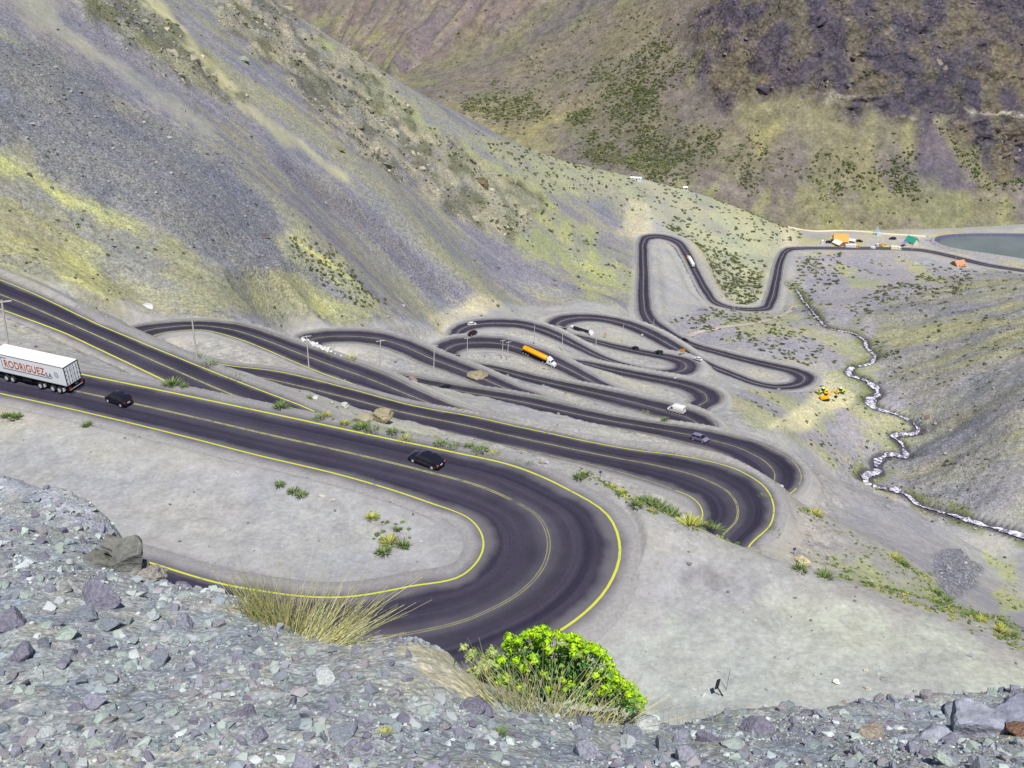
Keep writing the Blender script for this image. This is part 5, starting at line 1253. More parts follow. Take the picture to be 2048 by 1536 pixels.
def place(root, px, py, hx, hy, side_off=0, scale=1.0, z=None, lift=.0):
    """stand a vehicle on the road, nose towards the second bearing"""
    p, i = road_point(px, py)
    u, t = bearing(hx, hy); Y = -p.z / t; q = Vector((u * Y, Y, p.z))
    d = q - p
    root.location = (p.x, p.y, p.z + lift); a = math.atan2(d.y, d.x)
    k = min(i + 4, len(RC) - 1); k0 = max(i - 4, 0); g = (RC[k, 2] - RC[k0, 2]) / max(1e-3, float(np.linalg.norm(RC[k, :2] - RC[k0, :2])))
    td = RC[k, :2] - RC[k0, :2]; g *= 1 if td[0] * d.x + td[1] * d.y > 0 else -1
    root.rotation_euler = (0, -math.atan(g), a); root.scale = (scale,) * 3
    return root
def dirpx(px, py, sgn, back=0):
    """a bearing further along the road (sgn +1: downhill direction)"""
    p, i = road_point(px, py); j = min(max(i + sgn * 6, 0), len(RC) - 2)
    td = (RC[min(j + 3, len(RC) - 1)] - RC[max(j - 3, 0)]) * (1 if sgn > 0 else -1)
    q = p + Vector((td[0], td[1], 0)).normalized() * 6
    return [float(x) for x in sight(q.x, q.y, p.z)]
m_black = plain("black_paint", srgb(30, 26, 46), .18, .1, .08, coat=1, spec=.5); m_black2 = plain("charcoal_paint", srgb(34, 30, 42), .22, .1, .1, coat=.8)
m_silver = plain("silver_blue_paint", srgb(146, 142, 172), .3, .3, .06, coat=.8); m_green = plain("dark_green_paint", srgb(22, 50, 46), .25, .1, .1, coat=.8); m_wine = plain("dark_red_paint", srgb(58, 26, 36), .25, .1, .1, coat=.8)
def put(px, py, sgn, mk, **k):
    h = dirpx(px, py, sgn); return place(mk, px, py, *h, **k)
c1 = put(853, 926, 1, car("glossy black sedan alone on the nearest long straight", "car", m_black, 4.5, 1.76, 1.44, SED(4.5, 1.76), (1.15, .45, -.75, -1.75), lamp=m_orl), scale=.86)
c1.rotation_euler.z -= .17
c2 = put(239, 805, 1, car("charcoal hatchback straddling the centre line behind the white articulated lorry", "car", m_black2, 3.9, 1.68, 1.52, HAT(3.9, 1.68), (1.2, .55, -1.35, -1.85), lamp=m_red), scale=.86)
c2.rotation_euler.z -= .17
c3_ = put(1400, 881, -1, car("silver blue estate car entering the third hairpin on the right", "car", m_silver, 4.3, 1.78, 1.55, HAT(4.3, 1.78), (1.2, .5, -1.6, -2.05)), scale=1.05)
c4 = put(891, 778, 1, car("small black car behind the dry verge on the middle straight", "car", m_black, 4.1, 1.7, 1.45, SED(4.1, 1.7), (1.1, .4, -.8, -1.6)))
c5 = put(944, 650, 1, car("white hatchback rounding the outside of an upper left bend", "car", m_white, 4.0, 1.7, 1.48, HAT(4.0, 1.7), (1.2, .5, -1.4, -1.85)))
c6 = put(945, 669, -1, car("dark red car in the inner lane of the bend below the white hatchback", "car", m_wine, 4.0, 1.7, 1.46, HAT(4.0, 1.7), (1.2, .5, -1.4, -1.85)))
c7 = put(1270, 698, 1, car("black car following the dark green wagon on a distant straight", "car", m_black, 4.3, 1.75, 1.48, SED(4.3, 1.75), (1.15, .45, -.8, -1.7)))
c8 = put(1317, 707, 1, car("dark green wagon ahead of the black car on a distant straight", "car", m_green, 4.7, 1.85, 1.72, HAT(4.7, 1.85), (1.2, .6, -1.8, -2.25)))
c9 = put(1370, 682, -1, car("black car on the narrow road beside the dirt track junction", "car", m_black2, 4.3, 1.75, 1.5, HAT(4.3, 1.75), (1.2, .5, -1.5, -1.95)))
c10 = put(1396, 720, 1, car("small white car right of the orange roadwork sign", "car", m_white, 4.1, 1.7, 1.5, HAT(4.1, 1.7), (1.2, .5, -1.4, -1.85)))
# panel van
def van():
    root = empty("van", "tall white panel van with two dark rear windows", "van")
    L, Wd, H = 5.6, 2.0, 2.5; hw = Wd / 2; rings = []
    for (x, w, zs, zt) in [(2.8, .80, .35, .95), (2.7, .9, .3, 1.1), (2.2, .98, .3, 1.28), (1.75, .97, .3, 1.6), (1.05, .95, .3, 2.35), (.7, .95, .3, 2.47), (-2.6, .95, .3, 2.5), (-2.8, .93, .34, 2.4)]:
        rings.append([(x, w * .93, zs), (x, w, zs + .2), (x, w, zs + (zt - zs) * .5), (x, w * .93, zt - .12), (x, w * .8, zt), (x, -w * .8, zt), (x, -w * .93, zt - .12), (x, -w, zs + (zt - zs) * .5), (x, -w, zs + .2), (x, -w * .93, zs)])
    MB().loft(rings).build("body", m_white, root, True)
    MB().quad((1.72, .78, 1.66), (1.72, -.78, 1.66), (1.14, -.74, 2.32), (1.14, .74, 2.32)).build("windscreen", m_glass, root)
    for s in (1, -1):
        MB().quad((1.6, s * .985, 1.35), (.75, s * .985, 1.35), (.75, s * .955, 2.0), (1.15, s * .955, 2.0)).build("side_window", m_glass, root)
        MB().box((-2.815, s * .42, 1.85), (.03, .34, .5), bev=.01).build("rear_window", m_glass, root)
        MB().box((-2.8, s * .84, 1.2), (.06, .12, .5)).build("tail_light", m_red, root)
        MB().box((2.72, s * .66, .9), (.2, .3, .2), bev=.04).build("headlight", m_lamp, root)
        MB().box((1.55, s * 1.12, 1.5), (.12, .2, .3), bev=.03).build("mirror", m_under, root)
        for x in (1.85, -1.7): wheel(root, x, s * .88, .36, .24, s)
    MB().box((-2.84, 0, .45), (.14, 1.8, .16), bev=.03).build("rear_bumper", m_under, root); MB().box((2.76, 0, .45), (.2, 1.8, .24), bev=.05).build("front_bumper", m_under, root)
    MB().box((-2.83, .2, 1.0), (.03, .45, .12)).build("number_plate", m_plate, root)
    MB().box((-2.81, 0, 1.4), (.02, .015, 1.9)).build("door_seam", m_under, root)
    return root
put(1353, 824, 1, van(), scale=1.05)
# lettering
def lettering(name, text, size, mat, parent, loc, rot, bold=0.0, sx=1.0, depth=.012):
    cu = bpy.data.curves.new(name, 'FONT'); cu.body = text; cu.size = size; cu.extrude = depth; cu.offset = bold; cu.space_character = 1.08
    ob = bpy.data.objects.new(name, cu); COL.objects.link(ob)
    bpy.context.view_layer.update(); dg_ = bpy.context.evaluated_depsgraph_get()
    me = bpy.data.meshes.new_from_object(ob.evaluated_get(dg_)); me.name = name; bpy.data.objects.remove(ob)
    me.materials.clear(); me.materials.append(mat); o = link(name, me, parent); o.location = loc; o.rotation_euler = rot; o.scale = (sx, 1, 1); return o
m_brown = plain("brown_red_lettering", srgb(176, 92, 44), .6, 0, .05); m_dk = plain("dark_stripe", srgb(70, 66, 78), .6, 0, .05); m_box = plain("trailer_panel", (.80, .81, .85), .45, 0, .04, 1.2)
m_cab = plain("pale_blue_cab", srgb(196, 222, 232), .35, 0, .04, coat=.4)
def cab_over(parent, x, paint_m, Wd=2.45, H=3.3):
    """flat fronted tractor cab, nose at x"""
    hw = Wd / 2
    MB().loft([[(x - 2.2, hw, .9), (x - .05, hw, .9), (x - .05, -hw, .9), (x - 2.2, -hw, .9)], [(x - 2.2, hw, 1.7), (x, hw, 1.7), (x, -hw, 1.7), (x - 2.2, -hw, 1.7)], [(x - 2.2, hw * .97, 2.7), (x - .25, hw * .95, 2.7), (x - .25, -hw * .95, 2.7), (x - 2.2, -hw * .97, 2.7)], [(x - 2.2, hw * .93, H), (x - .9, hw * .85, H), (x - .9, -hw * .85, H), (x - 2.2, -hw * .93, H)]]).build("cab", paint_m, parent, False)
    MB().quad((x - .02, hw * .9, 1.8), (x - .02, -hw * .9, 1.8), (x - .235, -hw * .86, 2.62), (x - .235, hw * .86, 2.62)).build("windscreen", m_glass, parent)
    for s in (1, -1): MB().quad((x - .25, s * (hw + .012), 1.75), (x - 1.2, s * (hw + .012), 1.75), (x - 1.2, s * (hw * .975 + .012), 2.55), (x - .42, s * (hw * .97 + .012), 2.55)).build("side_window", m_glass, parent)
    MB().box((x - .02, 0, .65), (.2, Wd * .96, .5), bev=.05).build("bumper", m_under, parent)
def lorry():
    root = empty("articulated_lorry", "white articulated lorry with brown lettering on its box trailer at the left edge", "lorry")
    # trailer: rear at x=-7, front at x=6.8; box 1.25..4.0
    hw = 1.27; zb, zt = 1.3, 4.05
    tr = MB().box((-.1, 0, (zb + zt) / 2), (13.8, hw * 2, zt - zb), bev=.02).build("trailer_box", m_box, root)
    fr = MB()
    for s in (1, -1):
        fr.box((-.1, s * (hw + .012), zb + .03), (13.84, .03, .08)); fr.box((-.1, s * (hw + .012), zt - .03), (13.84, .03, .07))
        fr.box((-7.02, s * (hw - .05), (zb + zt) / 2), (.05, .13, zt - zb + .02)); fr.box((6.82, s * (hw - .05), (zb + zt) / 2), (.05, .13, zt - zb + .02))
    fr.box((-7.02, 0, zt - .04), (.05, hw * 2 - .26, .1)); fr.box((-7.02, 0, zb + .04), (.05, hw * 2 - .26, .1)); fr.build("frame", m_dk, tr)
    ro = MB()
    for y in (-.75, -.3, .3, .75):
        ro.tube((-7.07, y, zb + .12), (-7.07, y, zt - .1), .028, n=6); 
        for z in (1.75, 2.5, 3.3): ro.box((-7.05, y, z), (.05, .16, .07))
    ro.box((-7.04, 0, (zb + zt) / 2), (.02, .03, zt - zb - .15))
    for s in (1, -1):
        for z in (1.7, 2.3, 2.9, 3.5): ro.box((-7.045, s * 1.12, z), (.03, .22, .07))
    ro.build("door_gear", m_steel, tr)
    rv = MB()
    for x in np.arange(-6.6, 6.8, .6):
        rv.box((x, hw + .004, (zb + zt) / 2), (.018, .01, zt - zb - .2))
    rv.build("panel_seams", plain("seam_grey", (.62, .63, .68), .6), tr)
    y = hw + .02
    lettering("lettering", "RODRIGUEZ", 1.5, m_brown, tr, (4.5, y, 2.3), (math.pi / 2, 0, math.pi), .012, .87)
    lettering("lettering", "S.A.", .85, m_dk, tr, (-3.35, y, 2.2), (math.pi / 2, 0, math.pi), .008, .9)
    MB().box((.35, y, 2.02), (9.3, .02, .07)).box((5.1, y, 3.62), (2.6, .02, .06)).box((4.9, y, 2.95), (.06, .02, 1.3)).build("stripes", m_dk, tr)
    em = MB()
    for q in range(6):
        a = q * math.pi / 3; em.tube((-5.4 + .12 * math.cos(a), y, 2.75 + .12 * math.sin(a)), (-5.4 + .34 * math.cos(a), y, 2.75 + .34 * math.sin(a)), .035, n=4)
    ringp = [(-5.4 + .38 * math.cos(k * math.pi / 8), y, 2.75 + .38 * math.sin(k * math.pi / 8)) for k in range(17)]
    for a_, b_ in zip(ringp, ringp[1:]): em.tube(a_, b_, .025, n=4)
    em.build("emblem", plain("faded_blue_emblem", srgb(128, 138, 176), .6), tr)
    ch = MB().box((-.3, .42, 1.12), (13, .14, .3)).box((-.3, -.42, 1.12), (13, .14, .3))
    for x in (-6.4, -4.5, -2, 1.5, 5): ch.box((x, 0, 1.15), (.14, 2.3, .18))
    ch.box((.9, 0, .85), (1.6, 2.3, .5)).box((7.6, 0, .95), (5.2, .9, .3)); ch.build("chassis", m_under, root)
    MB().box((-7.12, 0, .75), (.12, 2.5, .22)).box((-6.9, .6, .95), (.1, .1, .5)).box((-6.9, -.6, .95), (.1, .1, .5)).build("underrun_bar", m_under, root)
    MB().box((-7.19, 0, .75), (.02, 2.3, .06)).build("reflector_strip", m_lamp, root)
    for s in (1, -1):
        MB().box((-7.15, s * 1.05, 1.0), (.06, .3, .14)).build("tail_light", m_red, root)
        for x in (-5.3, -4.05, -1.7, 3.6, 4.8, 9.3): wheel(root, x, s * 1.1, .5, .36 if x > 9 else .5, s)
        for x in (-6.0, -2.4): MB().box((x, s * 1.1, .62), (.03, .5, .5)).build("mudflap", m_white, root)
    cab_over(root, 10.6, m_cab, 2.45, 3.7)
    MB().loft([[(7.9, 1.1, 3.3), (7.9, -1.1, 3.3), (9.9, -1.0, 3.3), (9.9, 1.0, 3.3)], [(7.9, 1.1, 4.1), (7.9, -1.1, 4.1), (8.6, -1.0, 4.1), (8.6, 1.0, 4.1)]]).build("wind_deflector", m_white, root)
    return root
lo = lorry()
p, i = road_point(118, 778); k = dirpx(118, 778, 1); place(lo, 118, 778, *k)
dv = Vector((math.cos(lo.rotation_euler.z), math.sin(lo.rotation_euler.z), 0)); lo.location = lo.location + dv * 3.2 + Vector((-dv.y, dv.x, 0)) * -.4
lo.scale = (.8, .9, .9); lo.rotation_euler.z -= .02
m_orange = plain("orange_tank_paint", srgb(250, 168, 10), .35, 0, .06, coat=.5)
def bonnet_cab(parent, x, paint_m):
    MB().loft([[(x, .75, .8), (x, -.75, .8), (x, -.75, 1.25), (x, .75, 1.25)], [(x - .2, .95, .7), (x - .2, -.95, .7), (x - .2, -.95, 1.55), (x - .2, .95, 1.55)], [(x - 1.7, 1.15, .7), (x - 1.7, -1.15, .7), (x - 1.7, -1.1, 1.9), (x - 1.7, 1.1, 1.9)]]).build("bonnet", paint_m, parent, True)
    MB().loft([[(x - 1.6, 1.2, .8), (x - 1.6, -1.2, .8), (x - 4.0, -1.2, .8), (x - 4.0, 1.2, .8)], [(x - 1.6, 1.2, 1.9), (x - 1.6, -1.2, 1.9), (x - 4.0, -1.2, 1.9), (x - 4.0, 1.2, 1.9)], [(x - 2.1, 1.1, 2.75), (x - 2.1, -1.1, 2.75), (x - 4.0, -1.15, 2.9), (x - 4.0, 1.15, 2.9)], [(x - 2.6, .95, 3.25), (x - 2.6, -.95, 3.25), (x - 4.0, -1.05, 3.6), (x - 4.0, 1.05, 3.6)]]).build("cab", paint_m, parent, False)
    MB().quad((x - 1.585, 1.05, 1.95), (x - 1.585, -1.05, 1.95), (x - 2.06, -.98, 2.72), (x - 2.06, .98, 2.72)).build("windscreen", m_glass, parent)
    for s in (1, -1): MB().quad((x - 1.85, s * 1.22, 1.95), (x - 2.9, s * 1.22, 1.95), (x - 2.9, s * 1.14, 2.65), (x - 2.25, s * 1.14, 2.65)).build("side_window", m_glass, parent)
    MB().box((x + .02, 0, 1.0), (.04, 1.0, .35)).build("grille", m_dk, parent); MB().box((x - .02, 0, .55), (.25, 2.2, .32), bev=.05).build("bumper", m_white, parent)
def tanker():
    root = empty("tanker_lorry", "orange tanker lorry with a white bonneted cab descending towards the right", "tanker lorry")
    n = 24
    MB().lathe([(0, .9), (.12, 1.12), (.3, 1.22), (12.0, 1.22), (12.15, 1.12), (12.3, .9)], (-8.2, 0, 2.5), (1, 0, 0), 24, 1, .88).build("tank", m_orange, root, True)
    h = MB()
    for x in (-6, -3.5, -1, 1.5): h.lathe([(0, .34), (.22, .34), (.26, .28)], (x, 0, 3.48), (0, 0, 1), 12)
    h.box((-2.2, .38, 3.55), (9.6, .05, .16)).box((-2.2, -.38, 3.55), (9.6, .05, .16)); h.build("hatches", m_orange, root)
    MB().box((-1.5, 0, 1.2), (13, .9, .3)).box((-2, 1.1, 1.5), (10, .1, .25)).box((-2, -1.1, 1.5), (10, .1, .25)).build("chassis", m_under, root)
    MB().box((-8.35, 0, .8), (.15, 2.3, .25)).build("underrun_bar", m_under, root)
    bonnet_cab(root, 8.6, m_white)
    for s in (1, -1):
        for x in (-7.4, -6.1, -4.8, 2.9, 4.2, 7.6): wheel(root, x, s * 1.05, .5, .45, s)
        MB().box((6.6, s * 1.42, 2.2), (.1, .2, .5)).build("mirror", m_white, root)
        MB().box((8.55, s * .9, 1.0), (.15, .3, .25)).build("headlight", m_lamp, root)
    return root
place(tanker(), 1077, 719, *dirpx(1077, 719, 1), scale=.87)
def small_truck(label, paint_m, load_m, Lb, load_h=2.6, bonnet=False, load="box", name="lorry"):
    root = empty(name, label, "lorry")
    if load == "box": MB().box((-Lb / 2, 0, 1.1 + load_h / 2), (Lb, 2.5, load_h), bev=.03).build("box_body", load_m, root)
    else:
        MB().box((-Lb / 2, 0, 1.25), (Lb, 2.5, .25)).build("flatbed", m_steel, root)
        MB().box((-Lb / 2, 0, 1.5 + load_h / 2), (Lb * .92, 2.2, load_h), bev=.12).build("load", load_m, root)
    MB().box((-Lb / 2 + 1, 0, .95), (Lb + 2, .9, .3)).build("chassis", m_under, root)
    cab_over(root, 2.5, paint_m, 2.4, 3.1)
    for s in (1, -1):
        for x in (1.5, -Lb * .72, -Lb * .72 - 1.25): wheel(root, x, s * 1.05, .5, .4, s)
    MB().box((-Lb - .03, 0, .75), (.1, 2.3, .2)).build("underrun_bar", m_under, root)
    return root
place(small_truck("flatbed lorry with an orange load and a white box, climbing the far steep straight", m_orange, m_white, 13, 1.9, load="load"), 1377, 520, *dirpx(1377, 520, -1), scale=.95)
m_cream = plain("cream_panel", srgb(226, 222, 190), .5, 0, .05)
def on_flat(root, x, y, ang, s=1.0, z=None):
    p = ghit(x, y); root.location = p + Vector((0, 0, .05)); root.rotation_euler = (0, 0, math.radians(ang)); root.scale = (s,) * 3; return root
on_flat(small_truck("long white box lorry parked in front of the orange roofed house", m_orange, m_white, 9.0), 1711, 497, 0, .95)
on_flat(small_truck("cream box lorry with a white cab parked below the green roofed hut", m_white, m_cream, 6.0), 1795, 501, 0, 1.0)
on_flat(small_truck("long orange striped box trailer truck behind the small white truck on the valley road", m_white, plain("ochre_panel", srgb(196, 150, 84), .6, 0, .1), 6.0, 1.8), 1757, 493.5, 180, .9)
on_flat(small_truck("short white truck in front of the orange striped trailer truck", m_white, m_white, 2.2, 1.8), 1745, 499, 180, .8)
on_flat(small_truck("pale yellow flatbed truck between the two parked box lorries", plain("pale_yellow_panel", srgb(206, 212, 120), .6, 0, .1), plain("pale_yellow_load", srgb(206, 212, 120), .6, 0, .1), 5.0, .5, load="load"), 1768, 496.5, 180, .8)
on_flat(car("dark blue car parked left of the green roofed hut", "car", plain("navy_paint", srgb(40, 36, 96), .3, 0, .1, coat=.6), 4.4, 1.8, 1.6, HAT(4.4, 1.8), (1.2, .5, -1.6, -2.05)), 1785, 479, 180, 1.3)
on_flat(car("grey car parked right of the orange roofed house", "car", m_black2, 4.4, 1.8, 1.6, HAT(4.4, 1.8), (1.2, .5, -1.6, -2.05)), 1719, 484, 0, 1.2)
on_flat(car("dark car at the left wall of the orange roofed house", "car", m_black2, 4.4, 1.8, 1.6, HAT(4.4, 1.8), (1.2, .5, -1.6, -2.05)), 1658, 486, 10, 1.2)
# diggers
m_dig = plain("excavator_yellow", srgb(244, 180, 30), .45, 0, .08); m_dig2 = plain("faded_loader_yellow", srgb(206, 210, 70), .5, 0, .1)
def tracks(root, L=3.4, g=1.05, w=.5, h=.8):
    for s in (1, -1):
        prof = [(-L / 2 + .2, 0), (L / 2 - .2, 0), (L / 2, h * .35), (L / 2 - .1, h * .8), (L / 2 - .45, h), (-L / 2 + .45, h), (-L / 2 + .1, h * .8), (-L / 2, h * .35)]
        MB().loft([[(x, s * g - w / 2, z) for x, z in prof], [(x, s * g + w / 2, z) for x, z in prof]]).build("track", m_under, root)
def excavator(label):
    root = empty("excavator", label, "excavator"); tracks(root, 4.2, 1.2, .6, .9)
    MB().box((-.3, 0, 1.5), (3.8, 2.6, .95), bev=.12).box((-1.7, 0, 1.75), (1.2, 2.5, 1.0), bev=.2).build("body", m_dig, root, True)
    MB().box((1.0, .75, 2.45), (1.5, 1.0, 1.5), bev=.08).build("cab", m_glass, root); MB().box((1.0, .75, 3.25), (1.55, 1.05, .1), bev=.02).build("cab_roof", m_dig, root)
    MB().loft([[(1.0, -.55, 1.6), (1.0, -.05, 1.6), (1.0, -.05, 2.3), (1.0, -.55, 2.3)], [(3.2, -.5, 3.9), (3.2, -.1, 3.9), (3.4, -.1, 4.7), (3.4, -.5, 4.7)], [(6.0, -.45, 3.7), (6.0, -.15, 3.7), (6.1, -.15, 4.1), (6.1, -.45, 4.1)]]).build("boom", m_dig, root)
    MB().loft([[(5.7, -.45, 4.4), (5.7, -.15, 4.4), (6.3, -.15, 4.2), (6.3, -.45, 4.2)], [(5.9, -.4, 1.4), (5.9, -.2, 1.4), (6.2, -.2, 1.4), (6.2, -.4, 1.4)]]).build("stick", m_dig, root)
    MB().loft([[(5.4, -.85, 1.4), (5.4, .25, 1.4), (6.4, .25, 1.5), (6.4, -.85, 1.5)], [(5.0, -.8, .7), (5.0, .2, .7), (5.9, .2, .3), (5.9, -.8, .3)]]).build("bucket", m_under, root)
    return root
def loader(label):
    root = empty("wheel_loader", label, "wheel loader")
    MB().box((-1.4, 0, 1.55), (2.6, 1.8, 1.1), bev=.15).box((1.1, 0, 1.3), (1.6, 1.2, .6), bev=.08).build("body", m_dig2, root, True)
    MB().box((.1, 0, 2.55), (1.3, 1.5, 1.3), bev=.08).build("cab", m_glass, root); MB().box((.1, 0, 3.25), (1.5, 1.7, .12), bev=.03).build("cab_roof", m_cream, root)
    for s in (1, -1):
        MB().box((2.4, s * .6, 1.1), (2.4, .18, .3)).build("arm", m_dig2, root)
        for x in (-1.5, 1.3): wheel(root, x, s * 1.05, .75, .55, s)
    MB().loft([[(3.3, -1.4, .3), (3.3, 1.4, .3), (3.3, 1.4, 1.3), (3.3, -1.4, 1.3)], [(4.3, -1.4, .15), (4.3, 1.4, .15), (3.6, 1.4, 1.0), (3.6, -1.4, 1.0)]]).build("bucket", m_under, root)
    return root
on_flat(excavator("bright yellow excavator with its arm raised at the dig below the two loaders"), 1648, 800, 15, 1.05)
on_flat(loader("faded yellow loader left of the second loader, above the excavator"), 1645, 787, 200, 1.0)
on_flat(loader("faded yellow loader standing furthest right at the dig"), 1680, 787, 200, 1.0)

# ------------------------------------------------------------------ poles and signs
m_pole = plain("weathered_pole", srgb(198, 194, 190), .9, 0, .1, 2); m_iso = plain("insulator", srgb(120, 110, 110), .4)
def pole_thing(bx, by, tx, ty, label, arm=True, z=None):
    p = ghit(bx, by)
    if p is None: return
    # height from the survey of foot and top
    u, t = bearing(tx, ty); h = max(4.0, (-t * p.y) - p.z)
    root = empty("utility_pole", label, "utility pole", tuple(p)); q = Vector((u * p.y - p.x, 0, h))
    MB().tube((0, 0, -1), q, .16, .11, 10).build("pole", m_pole, root, True)
    if arm:
        a = MB().box((0, 0, 0), (2.2, .12, .14)).build("crossarm", m_pole, root); a.location = q + Vector((0, 0, -.25)); a.rotation_euler = (0, 0, .3)
        for k in (-1, 0, 1): MB().tube((k * .95, 0, .05), (k * .95, 0, .3), .05, .04, 6).build("insulator", m_iso, a)
PO = [(16, 700, 3, 600, "utility pole with a crossarm at the left edge behind the white lorry"), (393, 714, 383, 631, "utility pole rising left of the second hairpin's infield, first of the line after the lorry"), (618, 740, 613, 671, "utility pole with a wide crossarm crossing the double bend in the middle left"), (759, 743, 761, 680, "utility pole with a crossarm beside the pale yellow verge"), (867, 740, 869, 690, "utility pole in front of the tan pyramid boulder's road"),
      (934, 721, 935, 675, "utility pole standing left of the twin poles"), (1004, 719, 1006, 680, "left one of the twin poles on the grassy infield"), (1014, 721, 1017, 683, "right one of the twin poles on the grassy infield"), (1069, 690, 1069, 650, "utility pole directly above the orange tanker"), (1125, 702, 1125, 666, "utility pole right of and above the orange tanker's cab"), (1192, 692, 1193, 658, "pale thin pole between the dark pipe and the roadwork sign"), (1246, 683, 1247, 650, "pole with a short dark shadow above the black car and green wagon"),
      (1307, 662, 1308, 638, "pole at the inner edge of the long far straight"), (1361, 664, 1361, 633, "first pole of the row entering the far shrubs"), (1395, 660, 1396, 629, "second pole of the row in the far shrubs"), (1430, 647, 1430, 614, "third pole of the row in the far shrubs"), (1446, 596, 1447, 574, "short pole in the yellow hollow between the far legs of road"), (1465, 633, 1466, 613, "fourth pole of the row, just below the far dip in the road"), (1469, 624, 1470, 603, "left pole of the close pair by the far dip"), (1476, 621, 1477, 603, "right pole of the close pair by the far dip"), (1824, 504, 1824, 490, "short pole on the valley road beneath the green roofed hut"), (1912, 521, 1912, 510, "short pole next to the rust roofed hut")]
for i, (a, b_, c_2, d_, lb) in enumerate(PO): pole_thing(a, b_, c_2, d_, lb, arm=i < 8)
m_sign = plain("dark_sign_back", (.02, .02, .025), .6); m_orsign = plain("orange_sign", srgb(222, 140, 30), .5, 0, .08); m_blue = plain("slate_blue_sign", srgb(70, 84, 120), .5)
p = ghit(1450, 1392); s_ = p.length / F
root = empty("road_sign", "small black sign board on a leaning post on the pale terrace", "road sign", tuple(p))
MB().tube((0, 0, -.3), (-15 * s_ / 1.0, 0, 20 * s_), .06, .05, 6).build("post", m_sign, root); bd = MB().box((0, 0, 0), (.34, .08, .95), bev=.015).build("board", m_sign, root); bd.location = (-17 * s_, 0, 31 * s_); bd.rotation_euler = (0, .12, .5)
p = ghit(1452, 1380); root = empty("thin_post", "thin bare grey rod standing behind the small black sign", "post", tuple(p)); MB().tube((0, 0, -.3), (.1, 0, 2.2), .025, .02, 5).build("rod", m_steel, root)
def sign(x, y, hpx, label, mat, w=.8, h=.8, legs=1, shape=None):
    p = ghit(x, y); s = p.length / F; H = max(1.0, hpx * s * 1.15)
    root = empty("road_sign", label, "road sign", tuple(p))
    for k in ((0,) if legs == 1 else (-w * .3, w * .3)): MB().tube((k, 0, -.3), (k, 0, H - h * .5), .06, .06, 6).build("post", m_steel, root)
    m = MB()
    if shape == "diamond": m.loft([[(0, -.04, H - h), (w / 2, -.04, H - h / 2), (0, -.04, H), (-w / 2, -.04, H - h / 2)], [(0, -.09, H - h), (w / 2, -.09, H - h / 2), (0, -.09, H), (-w / 2, -.09, H - h / 2)]])
    else: m.box((0, -.07, H - h / 2), (w, .05, h), bev=.02)
    m.build("board", mat, root)
sign(1200, 962, 22, "slate blue road sign seen edge on beside the large second hairpin", m_blue, .45, .5)
sign(1587, 1108, 14, "slate blue road sign just behind the cream boulder", m_blue, .45, .5)
sign(1364, 710, 12, "orange roadwork sign on two legs beside the tight distant hairpin", m_orsign, 2.4, 1.7, 2)
sign(1210, 676, 11, "small orange diamond sign in the middle of a distant infield", m_orsign, 1.6, 1.6, 2, "diamond")
sign(1284, 676, 8, "small white road sign beside the upper distant bend", m_white, .9, .9)
sign(1350, 758, 4, "small white marker at the outside of the tight distant hairpin", m_white, 1.0, .9)
sign(1557, 781, 4, "small pale blue marker at the foot of the last lower hairpin", m_white, 1.4, .9)
# dark pipe with white end caps
pa = ghit(1148, 658); pb = ghit(1181, 669); pa = pa + Vector((0, 0, 1.0)); pb = pb + Vector((0, 0, 1.2))
root = empty("pipe", "long dark pipe with white end caps lying on a distant infield", "pipe", tuple(pa)); dd = pb - pa
MB().tube((0, 0, 0), dd, .75, .75, 12).build("barrel", m_under, root, True); MB().tube(-dd.normalized() * 2.2, -dd.normalized() * .0, .9, .9, 12).build("end_cap", m_white, root, True); MB().tube(dd * 1.001, dd + dd.normalized() * .8, 1.3, 1.3, 14).build("end_cap", m_white, root, True)

